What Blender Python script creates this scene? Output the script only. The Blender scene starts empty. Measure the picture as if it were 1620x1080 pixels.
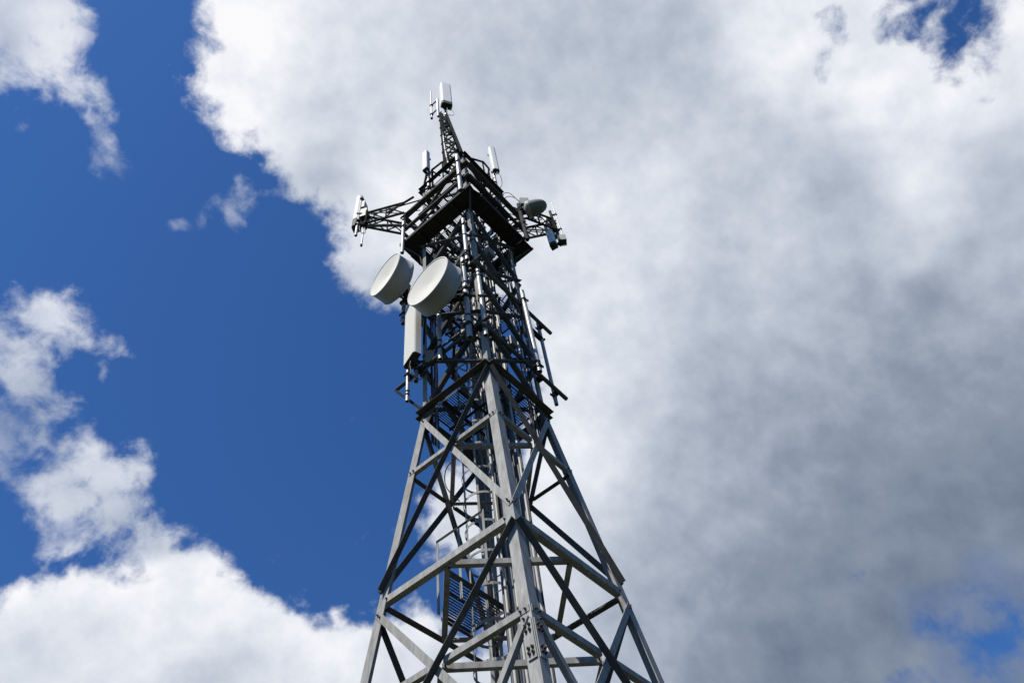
import bpy, math, random
from mathutils import Vector, Matrix
random.seed(7)
R = math.radians
sc = bpy.context.scene
COL = sc.collection

# ------------------------------------------------------------------ camera
cd = bpy.data.cameras.new('camera')
cam = bpy.data.objects.new('camera', cd)
COL.objects.link(cam)
cd.sensor_width = 36.0
cd.lens = 26.353
cd.clip_start = 0.1
cd.clip_end = 6000
r_, u_, f_ = (0.648968, -0.754449, -0.09822), (-0.587999, -0.579283, 0.564524), (0.482802, 0.308605, 0.819552)
cam.matrix_world = Matrix(((r_[0], u_[0], -f_[0], -7.5305), (r_[1], u_[1], -f_[1], -5.7153),
                           (r_[2], u_[2], -f_[2], 1.6), (0, 0, 0, 1)))
sc.camera = cam

# ------------------------------------------------------------------ light
SUN_AZ, SUN_EL = R(176), R(57)          # azimuth counter-clockwise from +X
SUN_STRENGTH = 5.0
SKY_STRENGTH = 0.07
sc.view_settings.view_transform = 'Standard'
sc.view_settings.look = 'None'
sc.view_settings.exposure = 0.5
sc.view_settings.gamma = 1.0
sd = bpy.data.lights.new('sun', 'SUN')
sd.energy = SUN_STRENGTH
sd.angle = R(0.53)
sd.color = (1.0, 0.945, 0.85)
sun = bpy.data.objects.new('sun', sd)
COL.objects.link(sun)
sv = Vector((math.cos(SUN_EL) * math.cos(SUN_AZ), math.cos(SUN_EL) * math.sin(SUN_AZ), math.sin(SUN_EL)))
sun.rotation_euler = sv.to_track_quat('Z', 'Y').to_euler()
sun.location = (-20, 5, 60)

# ------------------------------------------------------------------ sky with clouds (functions of the direction only)
# one line per elevation band of the dome: cloud cover, cloud tone, cloud opacity
SKY = [
    ([0,0,0,0,0,0,0,0,0,0,0,0,0,0,0,0,0,0,0,0,0,0,0,0,0,0,0,7,14,22,30,37,45,53,60,68,75,83,91,98,100,100,100,100,98,100,100,100,100,98,54,9],
     [87,87,87,87,87,87,86,86,86,86,86,86,86,87,87,87,86,86,86,85,84,82,80,78,76,74,72,70,68,66,63,61,59,57,56,55,54,53,52,52,52,51,51,50,50,51,51,52,53,54,55,56],
     [45,45,45,45,45,45,45,45,45,45,45,45,45,45,45,45,45,45,45,45,45,45,45,45,45,45,45,100,100,100,100,100,100,100,100,100,100,100,100,100,100,100,100,100,100,100,100,100,100,100,100,100]),
    ([0,0,0,0,0,0,0,0,0,0,0,0,0,0,0,0,0,0,0,0,0,7,17,27,34,42,49,57,65,72,80,87,95,100,100,100,100,100,100,100,100,100,92,80,76,86,97,100,100,100,62,18],
     [87,87,87,87,87,87,86,86,86,86,86,86,86,87,87,87,87,87,86,86,85,83,81,79,77,75,73,71,69,66,63,60,58,56,55,54,53,52,51,51,52,51,51,50,50,50,51,52,53,54,55,55],
     [45,45,45,45,45,45,45,45,45,45,45,45,45,45,45,45,45,45,45,45,45,100,100,100,100,100,100,100,100,100,100,100,100,100,100,100,100,100,100,100,100,100,100,75,75,75,100,100,100,100,100,100]),
    ([0,0,0,0,0,0,0,0,0,0,0,0,0,0,3,12,20,29,37,46,54,63,71,77,84,92,100,100,100,100,100,100,100,100,100,100,100,100,100,98,62,68,76,63,57,67,83,99,100,100,71,26],
     [87,87,87,87,87,87,87,86,86,86,86,86,86,87,87,88,88,88,87,86,85,84,82,80,77,75,73,72,69,66,62,59,57,56,54,53,52,51,50,51,52,52,51,50,50,50,51,52,53,54,54,55],
     [45,45,45,45,45,45,45,45,45,45,45,45,45,45,100,100,100,100,100,100,100,100,100,100,100,100,100,100,100,100,100,100,100,100,100,100,100,100,100,100,100,100,75,75,75,75,75,100,100,100,100,100]),
    ([0,0,0,0,0,0,0,0,8,17,25,34,42,51,59,68,76,85,93,100,100,100,81,72,100,100,100,100,100,100,100,100,100,100,100,100,100,100,100,100,100,88,69,51,39,55,73,92,100,100,79,35],
     [87,87,87,87,87,87,87,86,86,85,85,85,86,87,88,88,88,88,88,87,86,85,83,80,77,75,74,73,71,67,62,58,56,55,54,52,52,51,50,50,51,52,51,50,50,51,52,53,53,54,54,55],
     [45,45,45,45,45,45,45,45,100,100,100,100,100,100,100,100,100,100,100,100,100,100,100,100,100,100,100,100,100,100,100,100,100,100,100,100,100,100,100,100,100,100,75,75,75,75,75,100,100,100,100,100]),
    ([0,5,13,22,30,39,47,56,64,73,81,90,98,100,100,100,100,100,100,100,100,100,90,66,100,100,100,100,100,100,100,100,100,100,100,100,100,100,100,100,100,82,63,53,49,52,71,91,100,100,88,43],
     [87,87,87,87,87,87,87,86,85,84,83,84,85,87,88,89,89,89,88,87,86,85,84,81,78,75,74,74,71,67,64,58,55,55,53,50,51,53,51,50,49,50,51,51,51,53,53,53,53,53,54,55],
     [45,100,100,100,100,100,100,100,100,100,100,100,100,100,100,100,100,100,100,100,100,100,100,100,100,100,100,100,100,100,100,100,100,100,100,100,100,100,100,100,100,75,75,75,75,75,75,100,100,100,100,100]),
    ([52,61,69,78,86,95,100,100,100,100,100,100,100,100,100,100,100,100,100,100,100,100,83,61,100,100,100,100,100,100,100,100,100,100,100,100,100,100,100,100,100,83,70,67,65,59,75,92,100,100,96,51],
     [86,86,86,86,87,87,87,86,84,82,81,82,84,86,88,89,89,89,88,87,85,85,84,82,79,76,75,74,69,67,65,61,57,55,53,51,51,53,52,49,48,49,50,50,52,53,54,53,53,53,54,55],
     [100,100,100,100,100,100,100,100,100,100,100,100,100,100,100,100,100,100,100,100,100,100,100,100,100,100,100,100,100,100,100,100,100,100,100,100,100,100,100,100,100,75,75,75,75,75,75,100,100,100,100,100]),
    ([100,100,100,100,100,100,100,100,100,100,100,100,100,100,100,100,100,100,100,100,100,83,42,68,100,100,100,100,100,100,100,100,100,100,100,100,100,100,85,79,100,99,91,89,78,74,87,100,100,100,100,60],
     [86,86,85,86,87,87,88,87,84,80,78,79,81,85,87,89,90,89,88,88,85,85,84,83,81,80,77,74,68,67,65,63,61,57,54,54,54,54,53,52,49,50,50,50,51,53,53,53,52,53,54,55],
     [100,100,100,100,100,100,100,100,100,100,100,100,100,100,100,100,100,100,100,100,100,100,100,100,100,100,100,100,100,100,100,100,100,100,100,100,100,100,100,100,100,100,100,100,75,75,100,100,100,100,100,100]),
    ([100,100,100,100,100,100,100,100,100,100,100,100,100,100,100,100,100,100,93,92,74,39,28,69,100,100,100,100,100,100,100,100,100,100,100,100,100,100,100,100,100,100,100,100,97,95,100,100,100,100,100,68],
     [86,85,84,84,86,88,88,88,86,82,78,79,80,85,88,92,94,91,89,88,87,85,85,84,83,83,82,78,71,69,66,63,62,59,57,56,56,55,54,53,52,50,50,50,50,50,50,50,51,52,53,55],
     [100,100,100,100,100,100,100,100,100,100,100,100,100,100,100,100,100,100,100,100,100,100,100,100,100,100,100,100,100,100,100,100,100,100,100,100,100,100,100,100,100,100,100,100,100,100,100,100,100,100,100,100]),
    ([100,100,100,100,100,100,100,100,100,100,100,100,100,100,88,32,61,52,43,38,43,9,14,59,100,100,100,100,100,100,100,100,100,100,100,100,100,100,100,100,100,100,100,100,100,100,100,100,100,100,100,77],
     [86,84,83,82,85,88,88,89,90,90,89,85,85,88,92,94,95,93,90,88,87,86,85,86,87,86,83,79,72,70,69,65,63,60,59,58,57,57,55,54,52,51,51,50,50,49,48,49,50,52,54,55],
     [100,100,100,100,100,100,100,100,100,100,100,100,100,100,100,100,100,100,100,100,100,100,100,100,100,100,100,100,100,100,100,100,100,100,100,100,100,100,100,100,100,100,100,100,100,100,100,100,100,100,100,100]),
    ([100,100,100,100,100,100,100,100,100,100,100,100,100,72,38,37,8,0,0,0,0,19,30,70,100,100,100,100,100,100,100,100,100,100,100,100,100,100,100,100,100,100,100,100,100,100,100,100,100,100,100,85],
     [87,86,84,83,85,87,88,91,92,91,91,91,93,91,92,93,93,92,90,88,87,86,86,86,88,88,86,80,75,72,67,65,66,64,63,62,60,60,57,55,54,52,52,51,52,51,50,50,52,53,54,56],
     [100,100,100,100,100,100,100,100,100,100,100,100,100,100,100,50,100,45,45,45,45,100,100,100,100,100,100,100,100,100,100,100,100,100,100,100,100,100,100,100,100,100,100,100,100,100,100,100,100,100,100,100]),
    ([100,100,100,100,100,100,100,100,100,100,100,100,76,30,0,15,0,0,17,35,40,65,79,96,100,100,100,100,100,100,100,100,100,100,100,100,100,100,100,100,100,100,100,100,100,100,100,100,100,100,100,94],
     [90,90,90,89,88,88,90,94,95,93,93,94,95,95,93,92,92,91,89,87,85,85,85,86,86,87,86,83,80,79,74,68,68,67,63,63,61,60,58,56,56,55,55,55,55,53,52,52,53,54,56,57],
     [100,100,100,100,100,100,100,100,100,100,100,100,100,100,45,50,45,45,50,50,100,100,100,100,100,100,100,100,100,100,100,100,100,100,100,100,100,100,100,100,100,100,100,100,100,100,100,100,100,100,100,100]),
    ([50,47,51,74,83,89,74,66,67,83,97,87,44,2,29,0,0,4,35,42,52,96,100,98,88,100,100,100,100,100,100,100,100,100,100,100,100,100,100,100,100,100,100,100,100,100,100,100,100,100,100,100],
     [92,94,96,96,95,95,93,95,94,92,93,95,95,95,93,92,91,90,88,86,85,84,85,86,86,87,89,90,85,80,76,71,69,68,65,63,62,61,60,57,56,57,57,56,56,55,54,55,55,56,57,58],
     [100,100,100,100,100,100,100,100,100,100,100,100,100,50,50,45,45,50,50,50,100,100,100,100,100,100,100,100,100,100,100,100,100,100,100,100,100,100,100,100,100,100,100,100,100,100,100,100,100,100,100,100]),
    ([0,0,4,20,27,33,22,44,67,65,41,40,14,0,1,0,0,0,0,0,35,66,90,69,40,55,94,100,100,100,100,100,100,100,100,100,100,100,100,100,100,100,100,100,100,100,100,100,100,100,100,100],
     [93,95,97,97,96,96,91,85,80,77,87,93,94,93,92,91,90,89,87,85,85,84,85,86,86,88,91,92,89,84,78,72,69,68,66,63,63,61,60,59,58,59,59,58,58,57,57,57,57,58,59,60],
     [45,45,100,100,100,100,100,86,86,86,100,50,100,45,50,45,45,45,45,45,100,100,100,100,100,100,100,100,100,100,100,100,100,100,100,100,100,100,100,100,100,100,100,100,100,100,100,100,100,100,100,100]),
    ([0,0,0,0,43,63,49,72,72,57,20,22,0,0,0,0,0,0,0,0,0,22,47,40,5,51,96,100,100,100,100,100,100,100,100,100,100,100,100,100,100,100,100,100,100,100,100,100,100,100,100,100],
     [91,93,94,93,92,88,83,79,77,78,82,88,91,91,91,90,89,87,86,85,85,85,85,85,86,88,90,90,90,87,83,76,70,68,65,64,64,64,63,62,61,60,60,60,60,59,59,59,60,60,61,62],
     [45,45,45,45,50,50,86,86,86,86,86,50,45,45,45,45,45,45,45,45,45,100,100,100,100,100,100,100,100,100,100,100,100,100,100,100,100,100,100,100,100,100,100,100,100,100,100,100,100,100,100,100]),
    ([0,0,4,11,54,72,72,72,72,47,5,0,0,0,0,0,0,0,0,0,0,0,0,0,0,35,75,100,100,100,100,100,100,100,100,100,100,100,100,100,100,100,100,100,100,100,100,100,100,100,100,100],
     [89,89,89,87,85,83,82,81,82,83,84,86,88,89,89,88,87,86,85,85,84,84,84,85,86,87,89,91,91,87,80,77,75,69,65,65,66,66,66,64,62,62,62,61,60,60,61,62,62,63,64,65],
     [45,45,50,50,86,86,86,86,86,86,86,45,45,45,45,45,45,45,45,45,45,45,45,45,45,100,100,100,100,100,100,100,100,100,100,100,100,100,100,100,100,100,100,100,100,100,100,100,100,100,100,100]),
    ([0,0,20,33,64,72,72,72,72,70,45,0,0,0,0,0,0,0,0,0,0,0,0,0,0,11,51,92,100,100,100,100,100,100,100,100,100,100,100,100,100,100,100,100,100,100,100,100,100,100,100,100],
     [86,86,85,83,83,83,84,87,88,87,86,86,87,87,87,87,86,85,84,83,83,83,83,84,85,86,88,89,88,87,84,79,77,72,70,68,68,69,68,69,67,63,63,63,62,61,62,62,62,64,66,67],
     [45,45,50,50,86,86,86,86,86,86,86,45,45,45,45,45,45,45,45,45,45,45,45,45,45,100,100,100,100,100,100,100,100,100,100,100,100,100,100,100,100,100,100,100,100,100,100,100,100,100,100,100]),
    ([0,0,31,55,38,40,62,54,46,52,33,0,0,0,0,0,0,0,0,0,0,0,0,0,0,0,40,85,100,100,100,100,100,100,100,100,100,100,100,100,100,100,100,100,100,100,100,100,100,100,100,100],
     [84,82,81,80,80,82,85,87,87,87,86,86,86,86,86,85,84,83,82,81,80,80,81,82,84,86,87,89,88,87,84,82,79,74,73,73,73,73,73,71,69,66,65,63,61,61,64,67,68,69,69,69],
     [45,45,50,50,50,82,86,86,86,86,86,45,45,45,45,45,45,45,45,45,45,45,45,45,45,45,100,100,100,100,100,100,100,100,100,100,100,100,100,100,100,100,100,100,100,100,100,100,100,100,100,100]),
    ([0,0,32,59,51,45,23,18,0,2,2,0,0,0,0,0,0,0,0,0,0,0,0,0,0,0,41,85,100,100,100,100,100,100,100,100,100,100,100,100,100,100,100,100,100,100,100,100,100,100,100,100],
     [82,80,78,75,71,71,77,84,86,86,86,86,86,86,85,84,83,82,80,79,78,78,78,80,83,86,88,89,90,88,84,82,79,77,74,74,74,74,72,70,67,64,67,64,63,64,68,70,71,71,71,71],
     [45,45,50,50,50,82,86,86,45,86,86,45,45,45,45,45,45,45,45,45,45,45,45,45,45,45,100,100,100,100,100,100,100,100,100,100,100,100,100,100,100,100,100,100,100,100,100,100,100,100,100,100]),
    ([0,0,24,57,50,62,43,21,21,0,0,0,0,0,0,0,0,0,0,0,0,2,1,0,0,13,56,100,100,100,100,100,100,100,100,100,100,100,100,100,100,100,100,100,100,100,100,100,100,100,100,100],
     [81,79,77,74,70,68,73,82,85,86,86,86,86,85,85,83,82,81,79,78,77,76,76,78,82,85,87,88,88,88,86,82,79,78,74,74,75,76,73,71,70,66,73,78,76,72,70,71,71,72,72,72],
     [45,45,50,50,50,82,82,82,82,45,45,45,45,45,45,45,45,45,45,45,45,100,100,45,45,100,100,100,100,100,100,100,100,100,100,100,100,100,100,100,100,100,100,100,100,100,100,100,100,100,100,100]),
    ([0,6,24,42,66,66,26,20,52,15,0,0,0,0,0,0,0,0,0,0,22,48,52,44,27,48,72,100,100,100,100,100,100,100,100,100,100,100,100,100,100,100,100,100,100,100,100,100,100,100,100,100],
     [81,80,78,78,78,76,79,85,86,86,86,86,86,85,84,83,81,80,79,78,77,75,75,77,81,85,87,87,87,88,88,86,82,81,76,74,76,76,77,76,75,74,77,79,79,79,75,73,73,72,73,73],
     [45,82,82,82,82,82,82,82,82,82,45,45,45,45,45,45,45,45,45,45,100,100,100,100,100,100,100,100,100,100,100,100,100,100,100,100,100,100,100,100,100,100,100,100,100,100,100,100,100,100,100,100]),
    ([3,48,66,66,66,66,44,43,55,19,0,0,0,0,0,0,0,0,0,19,56,89,100,91,75,92,100,100,100,100,100,100,100,100,100,100,100,100,100,100,100,100,100,100,100,100,100,100,100,100,100,100],
     [82,81,80,80,80,82,86,88,87,87,87,86,85,85,84,82,81,80,79,79,78,77,76,78,82,85,87,87,87,88,88,86,84,84,81,77,76,78,78,76,73,73,76,78,84,87,83,75,72,72,73,74],
     [82,82,82,82,82,82,82,82,82,82,45,45,45,45,45,45,45,45,45,100,100,100,100,100,100,100,100,100,100,100,100,100,100,100,100,100,100,100,100,100,100,100,100,100,100,100,100,100,100,100,100,100]),
    ([0,39,66,66,66,66,66,56,29,0,0,0,0,0,0,0,0,0,0,41,83,100,100,100,100,100,100,100,100,100,100,100,100,100,100,100,100,100,100,100,100,100,100,100,100,100,100,100,100,100,100,100],
     [83,83,83,83,84,85,88,89,89,88,87,86,85,84,83,82,81,80,79,79,80,81,81,83,84,85,86,87,88,88,88,88,86,85,83,76,76,78,80,77,72,71,72,81,88,88,84,78,73,72,73,75],
     [45,82,82,82,82,82,82,82,82,45,45,45,45,45,45,45,45,45,45,100,100,100,100,100,100,100,100,100,100,100,100,100,100,100,100,100,100,100,100,100,100,100,100,100,100,100,100,100,100,100,100,100]),
    ([0,31,66,66,66,66,66,55,19,0,0,0,0,0,0,0,0,0,12,56,100,100,100,100,100,100,100,100,100,100,100,100,100,100,100,100,100,100,100,100,100,100,100,100,100,100,100,100,100,100,100,100],
     [84,85,85,86,87,89,92,93,91,89,88,86,84,83,82,82,82,81,81,84,86,88,89,88,86,85,85,86,87,87,88,89,87,87,86,78,77,78,78,77,75,75,76,83,87,87,84,80,78,77,78,79],
     [45,82,82,82,82,82,82,82,82,45,45,45,45,45,45,45,45,45,100,100,100,100,100,100,100,100,100,100,100,100,100,100,100,100,100,100,100,100,100,100,100,100,100,100,100,100,100,100,100,100,100,100]),
    ([0,16,24,29,35,59,36,13,0,0,0,0,0,0,0,0,0,0,21,66,100,100,100,100,100,100,100,100,100,100,100,100,100,100,100,100,100,100,100,100,100,100,100,100,100,100,100,100,100,100,100,100],
     [85,86,87,88,90,91,92,92,91,89,87,84,82,81,81,82,82,82,83,86,88,92,93,91,87,84,83,84,86,87,87,86,84,84,82,80,79,76,75,75,77,76,80,86,86,88,91,89,86,85,85,85],
     [45,82,82,82,82,82,82,82,45,45,45,45,45,45,45,45,45,45,100,100,100,100,100,100,100,100,100,100,100,100,100,100,100,100,100,100,100,100,100,100,100,100,100,100,100,100,100,100,100,100,100,100]),
    ([0,0,0,0,6,25,0,0,0,0,0,0,39,42,35,41,6,10,43,77,100,100,100,100,100,100,100,100,100,100,100,100,100,100,100,100,100,100,100,100,100,100,100,100,100,100,100,95,79,100,100,100],
     [86,87,87,89,90,91,91,91,89,87,85,83,81,81,81,81,81,79,79,83,86,91,92,90,87,83,81,80,82,82,82,82,82,82,81,80,79,77,75,77,82,84,91,92,88,91,94,93,89,88,89,88],
     [45,45,45,45,82,82,45,45,45,45,45,45,50,50,50,50,50,100,100,100,100,100,100,100,100,100,100,100,100,100,100,100,100,100,100,100,100,100,100,100,100,100,100,100,100,100,100,100,100,100,100,100]),
    ([0,0,0,0,0,0,0,0,0,0,4,0,0,20,35,47,12,47,75,100,100,100,100,100,100,100,100,100,100,100,100,100,100,100,100,100,100,100,100,100,100,100,100,100,100,100,65,75,63,99,100,100],
     [86,87,87,88,89,89,89,88,85,84,83,83,82,81,81,83,83,78,74,74,83,91,90,88,86,81,78,77,78,79,78,76,79,80,78,77,78,78,79,86,88,92,95,95,92,91,92,91,89,90,91,91],
     [45,45,45,45,45,45,45,45,45,45,50,45,45,50,50,50,100,100,100,100,100,100,100,100,100,100,100,100,100,100,100,100,100,100,100,100,100,100,100,100,100,100,100,100,100,100,100,100,100,100,100,100]),
    ([0,0,0,0,0,0,0,0,0,30,27,0,0,0,0,17,32,74,100,100,100,100,100,100,100,100,100,100,100,100,100,100,100,100,100,100,100,100,100,100,100,72,100,100,100,90,70,50,60,72,100,100],
     [86,87,87,87,88,87,86,84,82,81,81,83,84,85,87,90,89,84,80,78,82,86,87,87,85,81,77,77,77,77,76,75,75,76,76,77,77,81,87,88,89,91,92,92,91,91,91,91,91,92,93,92],
     [45,45,45,45,45,45,45,45,45,50,50,45,45,45,45,100,100,100,100,100,100,100,100,100,100,100,100,100,100,100,100,100,100,100,100,100,100,100,100,100,100,100,100,100,100,100,100,100,100,100,100,100]),
    ([0,0,0,0,0,0,0,0,0,54,33,0,0,0,23,62,69,92,100,100,100,100,100,100,100,100,100,100,100,100,100,100,100,100,100,100,100,100,100,100,100,81,75,100,59,42,51,38,38,67,100,100],
     [86,86,87,87,87,86,85,84,82,81,81,82,86,91,93,94,95,91,87,84,82,82,82,84,83,80,77,76,76,74,73,74,74,73,73,74,77,86,91,91,90,90,90,89,90,91,92,91,91,92,93,92],
     [45,45,45,45,45,45,45,45,45,50,50,45,45,45,100,100,100,100,100,100,100,100,100,100,100,100,100,100,100,100,100,100,100,100,100,100,100,100,100,100,100,100,100,100,100,100,100,100,100,100,100,100]),
    ([0,0,0,0,0,0,11,0,10,42,39,17,0,13,53,90,100,100,100,100,100,100,100,100,100,100,100,100,100,100,100,100,100,100,100,100,100,100,100,100,100,75,77,96,57,43,38,38,38,67,100,100],
     [86,86,86,87,87,87,87,85,83,82,81,82,87,93,94,94,95,93,87,82,81,82,82,82,80,78,76,75,75,74,73,73,73,72,72,72,75,86,89,90,90,90,90,89,90,91,91,91,91,91,92,91],
     [45,45,45,45,45,45,50,45,86,50,86,86,45,100,100,100,100,100,100,100,100,100,100,100,100,100,100,100,100,100,100,100,100,100,100,100,100,100,100,100,100,100,100,100,100,100,100,100,100,100,100,100]),
    ([0,0,0,0,0,2,48,30,47,61,54,18,0,25,70,100,100,100,100,100,100,100,100,100,100,100,100,100,100,100,100,100,100,100,100,100,100,100,100,100,100,100,100,100,82,45,38,41,47,59,82,74],
     [86,86,86,86,87,88,89,88,86,85,82,83,89,95,96,96,95,93,90,87,83,83,83,82,78,78,77,75,75,75,74,74,73,72,72,72,76,84,87,89,89,89,89,89,90,90,90,90,90,91,91,90],
     [45,45,45,45,45,86,50,86,86,86,86,86,45,100,100,100,100,100,100,100,100,100,100,100,100,100,100,100,100,100,100,100,100,100,100,100,100,100,100,100,100,100,100,100,100,100,100,100,100,100,100,100]),
    ([0,0,6,19,30,41,48,55,78,58,30,6,0,26,69,100,100,100,100,100,100,100,100,100,100,100,100,100,100,100,100,100,100,100,100,100,100,100,100,100,100,98,91,84,76,69,61,54,47,39,32,24],
     [85,85,85,85,86,87,90,92,90,87,85,86,92,96,96,97,97,96,92,90,87,85,83,82,80,78,78,76,76,76,75,75,74,73,73,74,77,82,85,87,88,88,89,89,89,89,89,89,90,90,89,89],
     [45,45,86,86,86,86,86,86,86,86,86,86,45,100,100,100,100,100,100,100,100,100,100,100,100,100,100,100,100,100,100,100,100,100,100,100,100,100,100,100,100,100,100,100,100,100,100,100,100,100,100,100]),
    ([0,0,23,58,69,78,78,78,78,51,18,0,0,22,64,56,99,100,100,100,100,100,100,100,100,100,100,100,100,100,100,100,100,100,100,93,85,78,71,63,56,48,41,34,26,19,11,4,0,0,0,0],
     [85,85,84,84,83,83,86,93,94,92,90,90,93,96,96,96,98,97,96,92,87,86,85,83,82,80,79,78,77,77,76,76,75,75,75,76,78,81,83,85,86,87,88,88,88,88,89,89,89,89,88,88],
     [45,45,86,86,86,86,86,86,86,86,86,45,45,100,100,100,100,100,100,100,100,100,100,100,100,100,100,100,100,100,100,100,100,100,100,100,100,100,100,100,100,100,100,100,100,100,100,100,45,45,45,45]),
    ([0,0,17,53,78,78,78,78,78,56,41,0,0,31,19,51,90,100,100,100,100,100,100,100,100,100,100,100,94,87,80,72,65,57,50,43,35,28,20,13,6,0,0,0,0,0,0,0,0,0,0,0],
     [85,84,83,82,81,79,78,89,94,93,92,91,93,95,95,96,97,96,96,93,88,86,85,84,83,81,80,79,78,78,77,77,76,76,77,78,79,81,83,84,85,86,87,87,87,88,88,88,88,88,88,87],
     [45,45,86,86,86,86,86,86,86,86,50,45,45,50,100,100,100,100,100,100,100,100,100,100,100,100,100,100,100,100,100,100,100,100,100,100,100,100,100,100,100,45,45,45,45,45,45,45,45,45,45,45]),
    ([0,0,10,46,78,78,78,78,78,68,40,10,0,19,0,30,74,100,100,100,100,96,89,81,74,67,59,52,44,37,30,22,15,7,0,0,0,0,0,0,0,0,0,0,0,0,0,0,0,0,0,0],
     [84,84,83,82,81,80,80,85,90,91,91,91,92,93,94,95,96,96,95,93,89,87,86,84,83,82,81,80,79,79,78,78,77,77,78,79,80,81,82,83,84,85,86,86,86,87,87,87,87,87,87,86],
     [45,45,86,86,86,86,86,86,86,86,86,86,45,50,45,100,100,100,100,100,100,100,100,100,100,100,100,100,100,100,100,100,100,100,100,45,45,45,45,45,45,45,45,45,45,45,45,45,45,45,45,45]),
    ([0,0,3,39,75,78,78,78,78,78,53,17,0,0,0,19,63,76,68,61,54,46,39,31,24,17,9,2,0,0,0,0,0,0,0,0,0,0,0,0,0,0,0,0,0,0,0,0,0,0,0,0],
     [84,84,83,82,82,81,81,83,86,88,89,90,91,92,93,94,94,94,94,92,89,87,86,85,84,83,82,81,80,79,79,79,78,78,79,79,80,81,82,83,84,84,85,85,86,86,86,86,86,86,86,86],
     [45,45,86,86,86,86,86,86,86,86,86,86,45,45,45,100,100,100,100,100,100,100,100,100,100,100,100,100,45,45,45,45,45,45,45,45,45,45,45,45,45,45,45,45,45,45,45,45,45,45,45,45]),
    ([0,0,0,32,68,78,78,78,78,78,60,24,0,0,0,7,33,26,18,11,3,0,0,0,0,0,0,0,0,0,0,0,0,0,0,0,0,0,0,0,0,0,0,0,0,0,0,0,0,0,0,0],
     [84,84,83,83,82,82,82,84,85,87,88,89,90,91,92,93,93,93,92,91,89,88,86,85,84,83,82,81,81,80,80,79,79,79,79,80,80,81,82,83,83,84,84,85,85,85,85,85,85,85,85,85],
     [45,45,45,86,86,86,86,86,86,86,86,86,45,45,45,100,100,100,100,100,100,45,45,45,45,45,45,45,45,45,45,45,45,45,45,45,45,45,45,45,45,45,45,45,45,45,45,45,45,45,45,45]),
]


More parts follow.
